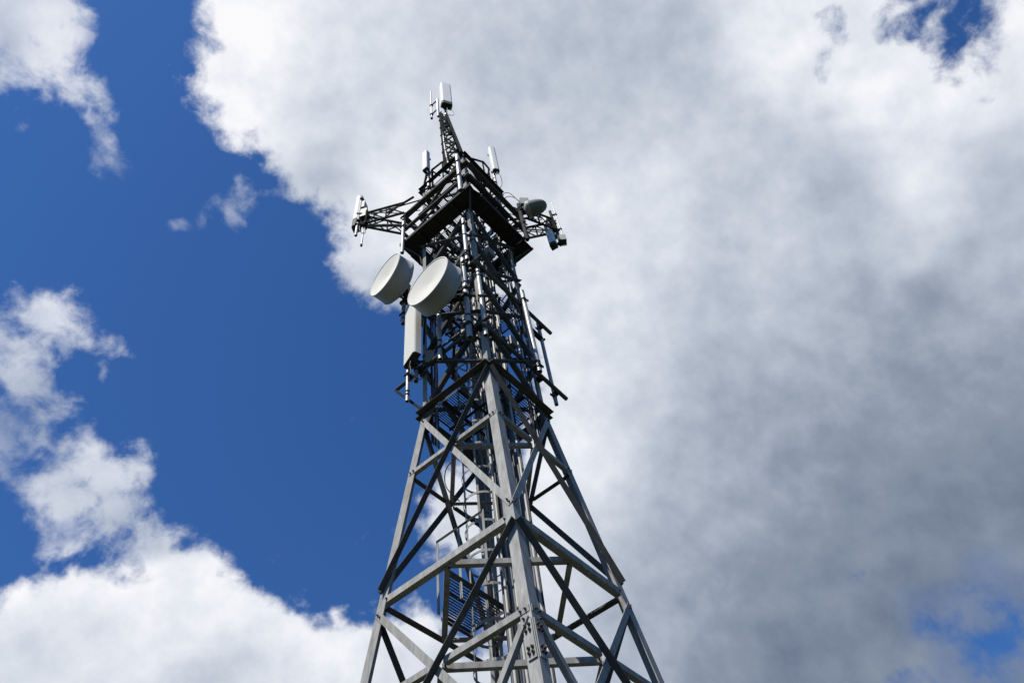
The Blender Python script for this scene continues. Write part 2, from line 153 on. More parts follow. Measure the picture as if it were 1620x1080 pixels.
def build_world():
    w = bpy.data.worlds.new('World')
    w.use_nodes = True
    nt = w.node_tree
    nt.nodes.clear()
    N, L = nt.nodes.new, nt.links.new

    def put(sock, v):
        if hasattr(v, 'is_linked') or isinstance(v, bpy.types.NodeSocket):
            L(v, sock)
        else:
            sock.default_value = v

    def m(op, a, b=0.0, c=None, clamp=False):
        n = N('ShaderNodeMath'); n.operation = op; n.use_clamp = clamp
        put(n.inputs[0], a); put(n.inputs[1], b)
        if c is not None: put(n.inputs[2], c)
        return n.outputs[0]

    def vm(op, a, b=None, s=None):
        n = N('ShaderNodeVectorMath'); n.operation = op
        put(n.inputs[0], a)
        if b is not None: put(n.inputs[1], b)
        if s is not None: put(n.inputs['Scale'], s)
        return n.outputs['Value'] if op in ('DOT_PRODUCT', 'LENGTH') else n.outputs[0]

    def mix(f, a, b):
        n = N('ShaderNodeMix'); n.data_type = 'RGBA'
        put(n.inputs['Factor'], f); put(n.inputs[6], a); put(n.inputs[7], b)
        return n.outputs[2]

    def smooth(x, a, b):
        n = N('ShaderNodeMapRange'); n.interpolation_type = 'SMOOTHSTEP'
        put(n.inputs[0], x)
        n.inputs[1].default_value = a; n.inputs[2].default_value = b
        return n.outputs[0]

    def noise(vec, scale, detail, rough, dist=0.0, lac=2.0):
        n = N('ShaderNodeTexNoise')
        put(n.inputs['Vector'], vec)
        n.inputs['Scale'].default_value = scale; n.inputs['Detail'].default_value = detail
        n.inputs['Roughness'].default_value = rough; n.inputs['Distortion'].default_value = dist
        n.inputs['Lacunarity'].default_value = lac
        return n.outputs

    d = N('ShaderNodeTexCoord').outputs['Generated']
    d = vm('NORMALIZE', d)
    az, el = R(33), R(55)
    ef = (math.cos(el) * math.cos(az), math.cos(el) * math.sin(az), math.sin(el))
    er = (math.sin(az), -math.cos(az), 0.0)
    eu = tuple(Vector(er).cross(Vector(ef)))
    # warp the direction slightly so that the bands never show
    wn = noise(d, 9.0, 5.0, 0.6)[1]
    dw = vm('ADD', d, vm('SCALE', vm('SUBTRACT', wn, (0.5, 0.5, 0.5)), s=WARP))
    df = m('MAXIMUM', vm('DOT_PRODUCT', dw, ef), 0.12)
    u = m('DIVIDE', vm('DOT_PRODUCT', dw, er), df)
    v = m('DIVIDE', vm('DOT_PRODUCT', dw, eu), df)
    NU, NV, U0, V0 = 52, 36, 0.78, 0.60
    ui = m('DIVIDE', m('ADD', u, U0), 2 * U0, clamp=True)
    half = NU // 2                                   # two ramps, split in the middle with one shared stop
    split = half / (NU - 1)
    fa = m('DIVIDE', ui, split, clamp=True)
    fb = m('DIVIDE', m('SUBTRACT', ui, split), 1 - split, clamp=True)
    side = m('GREATER_THAN', ui, split)
    vi = m('MULTIPLY', m('DIVIDE', m('ADD', v, V0), 2 * V0, clamp=True), NV - 1.0)
    acc = None
    for j, row in enumerate(SKY):
        ch = [[n / 100 for n in s] for s in row]
        outs = []
        for lo, hi, fac in ((0, half, fa), (half, NU - 1, fb)):
            rp = N('ShaderNodeValToRGB'); cr = rp.color_ramp; cr.interpolation = 'LINEAR'
            n = hi - lo + 1
            for k in range(1, n - 1): cr.elements.new(k / (n - 1))
            for k in range(n):
                cr.elements[k].color = (ch[0][lo + k], ch[1][lo + k], ch[2][lo + k], 1)
            L(fac, rp.inputs[0]); outs.append(rp.outputs[0])
        rowc = mix(side, outs[0], outs[1])
        hat = m('SUBTRACT', 1.0, m('ABSOLUTE', m('SUBTRACT', vi, float(j))), clamp=True)
        hat = m('MULTIPLY', m('MULTIPLY', hat, hat), m('SUBTRACT', 3.0, m('MULTIPLY', hat, 2.0)))
        t = vm('SCALE', rowc, s=hat)
        acc = t if acc is None else vm('ADD', acc, t)
    sep = N('ShaderNodeSeparateXYZ'); L(acc, sep.inputs[0])
    front = smooth(vm('DOT_PRODUCT', d, ef), 0.45, 0.7)
    def away(x, other):
        return m('ADD', other, m('MULTIPLY', front, m('SUBTRACT', x, other)))
    D = away(sep.outputs[0], 0.30); T = away(sep.outputs[1], 0.66); O = away(sep.outputs[2], 0.9)
    n1 = noise(d, 11.0, 12.0, 0.58, 0.35)[0]
    n2 = noise(d, 30.0, 9.0, 0.6, 0.25)[0]
    nn = m('ADD', m('MULTIPLY', m('SUBTRACT', n1, 0.5), NOISE_A), m('MULTIPLY', m('SUBTRACT', n2, 0.5), NOISE_B))
    a = m('ADD', D, m('MULTIPLY', nn, m('SUBTRACT', 1.0, m('MULTIPLY', smooth(D, 0.78, 1.0), 0.65))))
    alpha = m('MULTIPLY', smooth(a, 0.33, 0.82), O)
    t2 = noise(d, 22.0, 8.0, 0.58, 0.0)[0]
    # billows: the same puffs seen from a little nearer the sun, so that their sunward sides are the brighter ones
    ds = vm('NORMALIZE', vm('ADD', d, tuple(v * 0.025 for v in sv)))
    pa = noise(d, 11.0, 7.0, 0.52, 0.0)[0]
    pb = noise(ds, 11.0, 7.0, 0.52, 0.0)[0]
    puff = m('MULTIPLY', m('SUBTRACT', pa, pb), PUFF)
    tone = m('ADD', T, m('ADD', m('ADD', puff, m('MULTIPLY', m('SUBTRACT', pa, 0.5), 0.06)), m('MULTIPLY', m('SUBTRACT', t2, 0.5), 0.14)))
    cr = N('ShaderNodeValToRGB')
    stops = [(0.40, (94, 108, 132)), (0.47, (115, 128, 149)), (0.59, (142, 153, 171)), (0.74, (186, 195, 209)),
             (0.88, (224, 229, 238)), (0.97, (250, 250, 253))]
    lin = lambda c: tuple(((x / 255 + 0.055) / 1.055) ** 2.4 for x in c) + (1,)
    cr.color_ramp.elements[0].position = stops[0][0]; cr.color_ramp.elements[1].position = stops[-1][0]
    for p, c in stops[1:-1]: cr.color_ramp.elements.new(p)
    for e, (p, c) in zip(cr.color_ramp.elements, stops): e.color = lin(c)
    L(tone, cr.inputs[0])
    cloud = vm('SCALE', cr.outputs[0], s=2 ** -sc.view_settings.exposure / SKY_STRENGTH)
    sky = N('ShaderNodeTexSky'); sky.sky_type = 'NISHITA'; sky.sun_disc = False
    sky.sun_elevation = SUN_EL
    sky.sun_rotation = R(90) - SUN_AZ
    sky.altitude = SKY_ALT; sky.air_density = SKY_AIR; sky.dust_density = SKY_DUST; sky.ozone_density = SKY_OZONE
    col = mix(alpha, vm('MULTIPLY', sky.outputs[0], SKY_TINT), cloud)
    bg = N('ShaderNodeBackground'); bg.inputs[1].default_value = SKY_STRENGTH
    L(col, bg.inputs[0])
    out = N('ShaderNodeOutputWorld'); L(bg.outputs[0], out.inputs[0])
    w.cycles.sampling_method = 'MANUAL'; w.cycles.sample_map_resolution = 512
    sc.world = w

PUFF = 0.085
WARP = 0.03
NOISE_A, NOISE_B = 1.3, 1.0
SKY_ALT, SKY_AIR, SKY_DUST, SKY_OZONE = 0.0, 1.0, 0.3, 3.0
SKY_TINT = (0.40, 0.755, 1.21)
build_world()

# ------------------------------------------------------------------ materials
def mat(name, color, rough=0.5, metal=0.0, var=0.15, scale=6.0, stain=None, stain_amt=0.0, streak=True, bump=0.0, spec=0.5, member_var=0.04):
    mt = bpy.data.materials.new(name); mt.use_nodes = True
    nt = mt.node_tree; b = nt.nodes['Principled BSDF']
    N, L = nt.nodes.new, nt.links.new
    tc = N('ShaderNodeTexCoord'); mp = N('ShaderNodeMapping')
    L(tc.outputs['Object'], mp.inputs[0])
    if streak: mp.inputs['Scale'].default_value = (1, 1, 0.22)
    nz = N('ShaderNodeTexNoise'); nz.inputs['Scale'].default_value = scale; nz.inputs['Detail'].default_value = 8
    nz.inputs['Roughness'].default_value = 0.65
    L(mp.outputs[0], nz.inputs['Vector'])
    cr = N('ShaderNodeValToRGB')
    cr.color_ramp.elements[0].position = 0.3; cr.color_ramp.elements[1].position = 0.7
    cr.color_ramp.elements[0].color = tuple(c * (1 - var) for c in color) + (1,)
    cr.color_ramp.elements[1].color = tuple(min(1, c * (1 + var)) for c in color) + (1,)
    L(nz.outputs[0], cr.inputs[0])
    last = cr.outputs[0]
    if stain:
        n2 = N('ShaderNodeTexNoise'); n2.inputs['Scale'].default_value = scale * 0.45; n2.inputs['Detail'].default_value = 10
        n2.inputs['Roughness'].default_value = 0.7
        L(mp.outputs[0], n2.inputs['Vector'])
        r2 = N('ShaderNodeMapRange'); r2.inputs[1].default_value = 0.52; r2.inputs[2].default_value = 0.75; r2.inputs[4].default_value = stain_amt
        L(n2.outputs[0], r2.inputs[0])
        mx = N('ShaderNodeMix'); mx.data_type = 'RGBA'
        L(r2.outputs[0], mx.inputs['Factor']); L(last, mx.inputs[6]); mx.inputs[7].default_value = tuple(stain) + (1,)
        last = mx.outputs[2]
    # every member has its own age: a slightly lighter or darker tone per object
    oi = N('ShaderNodeObjectInfo'); ra = N('ShaderNodeMapRange'); ra.inputs[3].default_value = 1 - member_var; ra.inputs[4].default_value = 1 + member_var
    L(oi.outputs['Random'], ra.inputs[0])
    sc_ = N('ShaderNodeVectorMath'); sc_.operation = 'SCALE'
    L(last, sc_.inputs[0]); L(ra.outputs[0], sc_.inputs['Scale']); last = sc_.outputs[0]
    L(last, b.inputs['Base Color'])
    b.inputs['Metallic'].default_value = metal
    b.inputs['Specular IOR Level'].default_value = spec
    rr = N('ShaderNodeMapRange'); rr.inputs[3].default_value = max(0.05, rough - 0.1); rr.inputs[4].default_value = min(1, rough + 0.12)
    L(nz.outputs[0], rr.inputs[0]); L(rr.outputs[0], b.inputs['Roughness'])
    if bump:
        bp = N('ShaderNodeBump'); bp.inputs['Strength'].default_value = bump; bp.inputs['Distance'].default_value = 0.01
        L(nz.outputs[0], bp.inputs['Height']); L(bp.outputs[0], b.inputs['Normal'])
    return mt

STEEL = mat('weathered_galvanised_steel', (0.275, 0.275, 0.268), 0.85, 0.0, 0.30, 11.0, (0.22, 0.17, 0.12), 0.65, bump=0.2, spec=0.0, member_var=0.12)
DULL_SHADED = mat('dull_grey_shaded_steel', (0.088, 0.088, 0.085), 0.85, 0.0, 0.25, 8.0, (0.075, 0.056, 0.038), 0.5, bump=0.15, spec=0.0, member_var=0.2)  # dull grey members; also darkens rear ones, with shade put into the colour
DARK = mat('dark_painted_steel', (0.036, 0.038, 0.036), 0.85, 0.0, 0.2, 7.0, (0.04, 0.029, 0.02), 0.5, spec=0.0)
BOLT = mat('rusty_bolt_steel', (0.06, 0.052, 0.045), 0.8, 0.0, 0.3, 30.0, streak=False, spec=0.15)
PIPE = mat('galvanised_pipe', (0.33, 0.335, 0.335), 0.5, 0.25, 0.14, 12.0, (0.22, 0.21, 0.19), 0.5, spec=0.4)
RADOME = mat('white_radome', (0.585, 0.57, 0.53), 0.8, 0.0, 0.05, 3.0, (0.38, 0.36, 0.31), 0.45, spec=0.03)
SHELL = mat('grey_dish_shell', (0.36, 0.365, 0.35), 0.65, 0.0, 0.07, 4.0, (0.22, 0.22, 0.19), 0.4, spec=0.25)
PANEL = mat('pale_grey_panel_plastic', (0.70, 0.70, 0.68), 0.65, 0.0, 0.04, 4.0, (0.56, 0.55, 0.50), 0.35, spec=0.1)
PANELD = mat('dark_panel_end_cap', (0.05, 0.052, 0.05), 0.7, 0.0, 0.15, 8.0, streak=False, spec=0.2)
RADIO = mat('grey_radio_casing', (0.30, 0.312, 0.30), 0.6, 0.0, 0.08, 8.0, streak=False, spec=0.25)
DOME = mat('weathered_grey_dome', (0.19, 0.20, 0.185), 0.7, 0.0, 0.08, 6.0, (0.13, 0.13, 0.11), 0.4, streak=False, spec=0.1)
RUBBER = mat('black_cable_sheath', (0.02, 0.02, 0.021), 0.55, 0.0, 0.2, 9.0, streak=False, spec=0.3)
GREYCABLE = mat('grey_waveguide_sheath', (0.12, 0.124, 0.128), 0.5, 0.0, 0.15, 9.0, streak=False, spec=0.3)
PALECABLE = mat('pale_cable_sheath', (0.42, 0.42, 0.41), 0.5, 0.0, 0.12, 9.0, streak=False, spec=0.3)
GRASS = mat('rough_grass', (0.030, 0.034, 0.020), 0.95, 0.0, 0.5, 1.3, (0.05, 0.045, 0.03), 0.6, streak=False, bump=0.4, spec=0.1)
CONCRETE = mat('grey_concrete', (0.36, 0.35, 0.33), 0.85, 0.0, 0.15, 5.0, (0.2, 0.19, 0.16), 0.5, streak=False, bump=0.3)

# ------------------------------------------------------------------ mesh helpers
V = Vector

def perp(a, n):
    n = V(n) - V(a) * V(n).dot(V(a))
    return n.normalized()

class MB:
    """collects shapes of several materials and links them as one mesh object"""
    def __init__(s): s.v = []; s.f = []; s.mi = []; s.sm = []; s.mats = []
    def mid(s, m):
        if m not in s.mats: s.mats.append(m)
        return s.mats.index(m)
    def add(s, vs, fs, m, smooth=False):
        o = len(s.v); s.v += [tuple(v) for v in vs]
        k = s.mid(m)
        for f in fs: s.f.append([i + o for i in f]); s.mi.append(k); s.sm.append(smooth)
    def prism(s, poly, a, b, e1, e2, m):
        """polygon poly in the plane (e1, e2), swept from a to b"""
        a, b, e1, e2 = V(a), V(b), V(e1), V(e2)
        n = len(poly)
        vs = [a + e1 * x + e2 * y for x, y in poly] + [b + e1 * x + e2 * y for x, y in poly]
        fl = (b - a).dot(e1.cross(e2)) < 0
        fs = [[i, (i + 1) % n, n + (i + 1) % n, n + i] for i in range(n)]
        if n == 6 and s.lshape:                    # L section caps as two quads
            caps = [[0, 3, 2, 1], [0, 5, 4, 3]], [[6, 7, 8, 9], [6, 9, 10, 11]]
            fs += caps[0] + caps[1]
        else:
            fs += [list(range(n))[::-1], list(range(n, 2 * n))]
        if fl: fs = [f[::-1] for f in fs]
        s.add(vs, fs, m)
    lshape = False
    def box(s, c, size, m, rot=None):
        c = V(c); x, y, z = (V((1, 0, 0)), V((0, 1, 0)), V((0, 0, 1))) if rot is None else rot
        hx, hy, hz = size[0] / 2, size[1] / 2, size[2] / 2
        s.prism([(-hx, -hy), (hx, -hy), (hx, hy), (-hx, hy)], c - z * hz, c + z * hz, x, y, m)
    def bar(s, a, b, w, h, m, up=(0, 0, 1)):
        """rectangular bar; w across, h along up"""
        a, b = V(a), V(b); ax = (b - a).normalized()
        if abs(ax.dot(V(up))) > 0.98: up = (1, 0, 0)
        e2 = perp(ax, up); e1 = e2.cross(ax)
        s.prism([(-w / 2, -h / 2), (w / 2, -h / 2), (w / 2, h / 2), (-w / 2, h / 2)], a, b, e1, e2, m)
    def angle(s, a, b, nf, ns, w, t, m, w2=None):
        """angle iron: heel line a-b, one flange along nf, the other along ns"""
        a, b = V(a), V(b); ax = (b - a).normalized()
        nf = perp(ax, nf); ns = V(ns) - ax * V(ns).dot(ax); ns = (ns - nf * ns.dot(nf)).normalized()
        w2 = w2 or w
        s.lshape = True
        s.prism([(0, 0), (w, 0), (w, t), (t, t), (t, w2), (0, w2)], a, b, nf, ns, m)
        s.lshape = False
    def tube(s, pts, r, m, n=10, caps=True):
        pts = [V(p) for p in pts]; k = len(pts)
        rs = r if isinstance(r, (list, tuple)) else [r] * k
        t0 = (pts[1] - pts[0]).normalized()
        e = perp(t0, (0, 0, 1) if abs(t0.z) < 0.9 else (1, 0, 0))
        vs = []
        for i, p in enumerate(pts):
            t = (pts[min(i + 1, k - 1)] - pts[max(i - 1, 0)]).normalized()
            e = perp(t, e); g = t.cross(e)
            vs += [p + (e * math.cos(2 * math.pi * j / n) + g * math.sin(2 * math.pi * j / n)) * rs[i] for j in range(n)]
        fs = [[i * n + j, i * n + (j + 1) % n, (i + 1) * n + (j + 1) % n, (i + 1) * n + j] for i in range(k - 1) for j in range(n)]
        s.add(vs, fs, m, True)
        if caps:
            s.add(vs[:n], [list(range(n))[::-1]], m); s.add(vs[-n:], [list(range(n))], m)
    def pipe(s, a, b, r, m, n=16, wall=0.006):
        """open-ended pipe"""
        a, b = V(a), V(b)
        s.tube([a, b], r, m, n, False); 
        ax = (b - a).normalized(); e = perp(ax, (1, 0, 0) if abs(ax.x) < 0.9 else (0, 1, 0)); g = ax.cross(e)
        ring = lambda p, q: [p + (e * math.cos(2 * math.pi * j / n) + g * math.sin(2 * math.pi * j / n)) * q for j in range(n)]
        for p, q, sg in ((a, b, 1), (b, a, -1)):
            dp = (q - p).normalized() * 0.12
            vs = ring(p, r) + ring(p, r - wall) + ring(p + dp, r - wall)
            fs = []
            for j in range(n):
                k = (j + 1) % n
                fs += [[j, n + j, n + k, k], [n + j, 2 * n + j, 2 * n + k, n + k]]
            fs.append(list(range(2 * n, 3 * n)))
            if sg < 0: fs = [f[::-1] for f in fs]
            s.add(vs, [f[::-1] for f in fs], m)
    def lathe(s, prof, o, ax, m, n=48, smooth=True):
        """profile of (radius, distance along ax) turned about the axis"""
        o, ax = V(o), V(ax).normalized(); e = perp(ax, (0, 0, 1) if abs(ax.z) < 0.9 else (1, 0, 0)); g = ax.cross(e)
        vs = []; k = len(prof)
        for r, h in prof:
            vs += [o + ax * h + (e * math.cos(2 * math.pi * j / n) + g * math.sin(2 * math.pi * j / n)) * r for j in range(n)]
        fs = [[i * n + j, i * n + (j + 1) % n, (i + 1) * n + (j + 1) % n, (i + 1) * n + j] for i in range(k - 1) for j in range(n)]
        s.add(vs, fs, m, smooth)
    def plate(s, pts, n, t, m):
        """flat polygon plate of thickness t along n"""
        n = V(n).normalized(); k = len(pts); pts = [V(p) for p in pts]
        vs = [p for p in pts] + [p + n * t for p in pts]
        fs = [[i, (i + 1) % k, k + (i + 1) % k, k + i] for i in range(k)] + [list(range(k))[::-1], list(range(k, 2 * k))]
        c = (pts[1] - pts[0]).cross(pts[2] - pts[1])
        if c.dot(n) < 0: fs = [f[::-1] for f in fs]
        s.add(vs, fs, m)
    def bolt(s, p, n, r=0.016, h=0.022):
        p, n = V(p), V(n).normalized()
        s.tube([p - n * 0.002, p + n * h], r, BOLT, 6)
        s.tube([p + n * h, p + n * (h + 0.016)], r * 0.5, BOLT, 6)
    def strip(s, pts, w, t, m, up=(0, 0, 1)):
        """flat bar bent along pts; w along up, t across"""
        pts = [V(p) for p in pts]; up = V(up); k = len(pts); vs = []
        for i, p in enumerate(pts):
            tg = (pts[min(i + 1, k - 1)] - pts[max(i - 1, 0)]).normalized(); sd_ = tg.cross(up).normalized()
            vs += [p - up * w / 2 - sd_ * t / 2, p + up * w / 2 - sd_ * t / 2, p + up * w / 2 + sd_ * t / 2, p - up * w / 2 + sd_ * t / 2]
        fs = [[i * 4 + j, i * 4 + (j + 1) % 4, (i + 1) * 4 + (j + 1) % 4, (i + 1) * 4 + j] for i in range(k - 1) for j in range(4)]
        fs += [[0, 1, 2, 3], [4 * k - 1, 4 * k - 2, 4 * k - 3, 4 * k - 4]]
        s.add(vs, fs, m)
    def build(s, name, parent=None, origin=None):
        me = bpy.data.meshes.new(name)
        o = V(origin) if origin is not None else V((0, 0, 0))
        if parent is not None: o = V((0, 0, 0))
        base = parent_origin(parent)
        off = base if parent is not None else o
        me.from_pydata([tuple(V(v) - off) for v in s.v], [], s.f)
        for m in s.mats: me.materials.append(m)
        me.polygons.foreach_set('material_index', s.mi)
        me.polygons.foreach_set('use_smooth', s.sm)
        me.validate(); me.update()
        ob = bpy.data.objects.new(name, me); COL.objects.link(ob)
        if parent is not None: ob.parent = parent
        else: ob.location = o
        return ob

def parent_origin(p):
    o = V((0, 0, 0))
    while p is not None:
        o = o + p.location; p = p.parent
    return o

def tag(o, label=None, cat=None, group=None, kind=None):
    if label: o['label'] = label
    if cat: o['category'] = cat
    if group: o['group'] = group
    if kind: o['kind'] = kind
    return o

def thing(name, loc, label, cat, group=None):
    e = bpy.data.objects.new(name, None); COL.objects.link(e)
    e.empty_display_size = 0.2; e.location = loc
    return tag(e, label, cat, group)

def hz(deg): return V((math.cos(R(deg)), math.sin(R(deg)), 0))
Z = V((0, 0, 1))

# ------------------------------------------------------------------ ground
g = MB()
g.add([(-1500, -1500, 0), (1500, -1500, 0), (1500, 1500, 0), (-1500, 1500, 0)], [[0, 1, 2, 3]], GRASS)
tag(g.build('ground'), kind='structure')

# ------------------------------------------------------------------ the lattice tower
H0 = 0.8485                   # half side of the straight part
Z0, Z1, Z2, Z3, Z4 = 12.84, 11.18, 8.58, 6.90, 4.66
ZP = 19.82                    # main platform
ZT = 23.6                     # top of the legs
TAPER = 0.10585
def half(z): return H0 if z >= Z0 else H0 + TAPER * (Z0 - z)
CN = {'N': (-1, -1), 'R': (1, -1), 'B': (1, 1), 'L': (-1, 1)}
def cor(c, z, extra=0.0):
    h = half(z) + extra
    return V((CN[c][0] * h, CN[c][1] * h, z))
FACES = [('L', 'N', V((-1, 0, 0))), ('N', 'R', V((0, -1, 0))), ('R', 'B', V((1, 0, 0))), ('B', 'L', V((0, 1, 0)))]

tower = thing('lattice_tower', (0, 0, 0), 'tall grey steel lattice mast, tapering below and straight above, carrying all the antennas', 'mast')
part = lambda mb, name, p=tower: mb.build(name, p)

# legs: heavy angles below the kink, lighter above
for c, (sx, sy) in CN.items():
    b = MB()
    n1, n2 = V((-sx, 0, 0)), V((0, -sy, 0))
    b.angle(cor(c, -0.1), cor(c, Z0 + 0.02), n1, n2, 0.165, 0.016, STEEL)
    b.angle(V((sx * H0, sy * H0, Z0 + 0.022)), V((sx * H0, sy * H0, ZT)), n1, n2, 0.112, 0.012, STEEL)
    leg = part(b, 'leg')
    s = MB()                                              # splice plates with eight bolts on each flange
    zc = 6.47
    for n, inn in ((V((sx, 0, 0)), n2), (V((0, sy, 0)), n1)):
        ax = (cor(c, zc + 1) - cor(c, zc)).normalized()
        p0 = cor(c, zc) + n * 0.004 + inn * 0.012
        q = [p0 - ax * 0.27, p0 + inn * 0.125 - ax * 0.27, p0 + inn * 0.125 + ax * 0.25, p0 + ax * 0.27]
        s.plate(q, n, 0.014, STEEL)
        for i, dz in enumerate((-0.215, -0.145, 0.09, 0.165)):
            for du in (0.035, 0.09):
                s.bolt(p0 + n * 0.014 + inn * du + ax * (dz + 0.02), n, 0.02, 0.02)
    s.build('splice_plate', leg)
    f = MB(); q = cor(c, 0.0)
    f.box((q.x, q.y, 0.15), (0.9, 0.9, 0.5), CONCRETE)
    part(f, 'footing')

def face_axes(ca, cb, z):
    return (cor(cb, z) - cor(ca, z)).normalized()

def member(name, a, b, fn, w, m, outward, lift, lower_heel=True, bolts=(1, 1), t=0.01, trim=0.05, w2=None):
    """angle brace on a face: a, b node points, fn face normal"""
    a, b = V(a), V(b); ax = (b - a).normalized()
    a, b = a + ax * trim, b - ax * trim
    inpl = fn.cross(ax); inpl = inpl if inpl.z > 0 else -inpl
    if abs(inpl.z) < 0.05: inpl = Z.copy()
    if not lower_heel: inpl = -inpl
    off = fn * lift - inpl * (w / 2)
    mb = MB()
    if outward:
        mb.angle(a + off, b + off, inpl, fn, w, t, m, w2)
        face = t
    else:
        mb.angle(a + off + fn * t, b + off + fn * t, inpl, -fn, w, t, m, w2)
        face = t
    for end, k in ((a, bolts[0]), (b, bolts[1])):
        sgn = 1 if end is a else -1
        for i in range(k):
            mb.bolt(end + ax * sgn * (0.05 + 0.075 * i) + fn * (lift + face), fn, 0.016, 0.018)
    return part(mb, name)

def mid(p, q, t=0.5): return V(p) * (1 - t) + V(q) * t

def crossing(ca, cb, zt, zb):
    wt, wb = half(zt), half(zb)
    z = zt - (zt - zb) * wt / (wt + wb)
    return mid(cor(ca, z), cor(cb, z)), z

for fi, (ca, cb, fn) in enumerate(FACES):
    # which corner sends its brace flat-side-out from the top: L-R legs down to N and B
    hi, lo = (ca, cb) if ca in 'LR' else (cb, ca)
    G = STEEL if 'N' in (ca, cb) else DULL_SHADED  # rear faces take the darker steel: their shade is painted into the colour
    for zt, zb in ((Z0, Z2), (Z2, Z4), (Z4, 0.6)):
        e = 0.14
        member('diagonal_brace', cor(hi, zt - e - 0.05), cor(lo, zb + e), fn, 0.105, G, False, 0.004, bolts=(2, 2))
        member('diagonal_brace', cor(lo, zt - e - 0.02), cor(hi, zb + e), fn, 0.098, DULL_SHADED, True, 0.017, bolts=(2, 2), trim=0.02)
        pc, zc = crossing(ca, cb, zt, zb)
        # horizontal at the crossing, in two lengths
        for c, o in ((ca, 1), (cb, -1)):
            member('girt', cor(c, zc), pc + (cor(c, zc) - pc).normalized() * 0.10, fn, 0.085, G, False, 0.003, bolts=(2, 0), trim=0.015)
    for c, o in ((ca, cb), (cb, ca)):
        d_ = (cor(o, Z3) - cor(c, Z3)).normalized()
        member('secondary_brace', cor(c, Z3 - 0.12) + d_ * 0.06, mid(cor(ca, Z4), cor(cb, Z4)) - d_ * 0.1, fn, 0.075, G, False, 0.030, bolts=(1, 1), trim=0.0)
    # horizontals at the nodes
    member('girt', cor(ca, Z0 - 0.02), cor(cb, Z0 - 0.02), fn, 0.10, DULL_SHADED, True, 0.017, trim=-0.05, bolts=(2, 2), w2=0.14)
    member('girt', cor(ca, Z2 - 0.03), cor(cb, Z2 - 0.03), fn, 0.11, G, False, -0.012, trim=0.12, bolts=(1, 1))
    member('girt', cor(ca, Z4 - 0.03), cor(cb, Z4 - 0.03), fn, 0.11, G, False, -0.012, trim=0.12, bolts=(1, 1))
    # bolted gussets where the taper begins
    for c, o in ((ca, cb), (cb, ca)):
        d = (cor(o, Z0) - cor(c, Z0)).normalized()
        p = cor(c, Z0) + fn * 0.0165
        gm = MB()
        gm.plate([p + Z * 0.10, p + d * 0.14 + Z * 0.10, p + d * 0.34 + Z * 0.0, p + d * 0.36 - Z * 0.1, p + d * 0.17 - Z * 0.42, p - Z * 0.34], fn, 0.010, DULL_SHADED)
        for i in range(4):
            gm.bolt(p + fn * 0.01 + d * (0.05 + 0.02 * (i % 2)) + Z * (0.06 - 0.1 * i), fn)
            gm.bolt(p + fn * 0.01 + d * (0.11 + 0.06 * i) - Z * (0.03 + 0.05 * (i % 2)), fn)
        part(gm, 'gusset_plate')
    # straight part: four crossed panels
    zs = [Z0 + (ZP - Z0) * i / 4 for i in range(5)]
    for i in range(4):
        zb, zt = zs[i], zs[i + 1]
        member('diagonal_brace', cor(hi, zb + 0.06), cor(lo, zt - 0.06), fn, 0.10, DULL_SHADED, False, 0.004, bolts=(1, 1), trim=0.03)
        member('diagonal_brace', cor(lo, zb + 0.06), cor(hi, zt - 0.06), fn, 0.10, DULL_SHADED, True, 0.017, bolts=(1, 1), trim=0.03)
    # above the platform
    for zb, zt in ((ZP + 0.1, 21.75), (21.75, ZT)):
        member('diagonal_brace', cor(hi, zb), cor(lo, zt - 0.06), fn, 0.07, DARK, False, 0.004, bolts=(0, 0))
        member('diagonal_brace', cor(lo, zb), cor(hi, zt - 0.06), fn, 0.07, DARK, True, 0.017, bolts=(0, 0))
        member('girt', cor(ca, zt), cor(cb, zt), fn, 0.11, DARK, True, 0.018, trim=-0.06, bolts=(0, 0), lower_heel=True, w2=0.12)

# plan bracing: bars joining the middles of neighbouring faces
def plan(z, w, m, inset=0.0):
    h = half(z) - inset
    ps = [V((-h, 0, z)), V((0, -h, z)), V((h, 0, z)), V((0, h, z))]
    for i in range(4):
        a, b = ps[i], ps[(i + 1) % 4]
        ax = (b - a).normalized()
        mb = MB(); side = V((-(a.x + b.x), -(a.y + b.y), 0)).normalized()
        mb.angle(a + ax * 0.05, b - ax * 0.05, Z, side, w, 0.008, m)
        mb.bolt(a + ax * 0.09 + Z * w * 0.5 - side * 0.002, -side, 0.014)
        mb.bolt(b - ax * 0.09 + Z * w * 0.5 - side * 0.002, -side, 0.014)
        part(mb, 'plan_brace')
plan(Z1 - 0.07, 0.075, STEEL, 0.02)
plan(Z2 - 0.10, 0.085, STEEL, 0.02)
plan(Z3 - 0.07, 0.08, STEEL, 0.02)
for z_ in (14.6, 16.35, 18.1): plan(z_, 0.065, DULL_SHADED, 0.03)

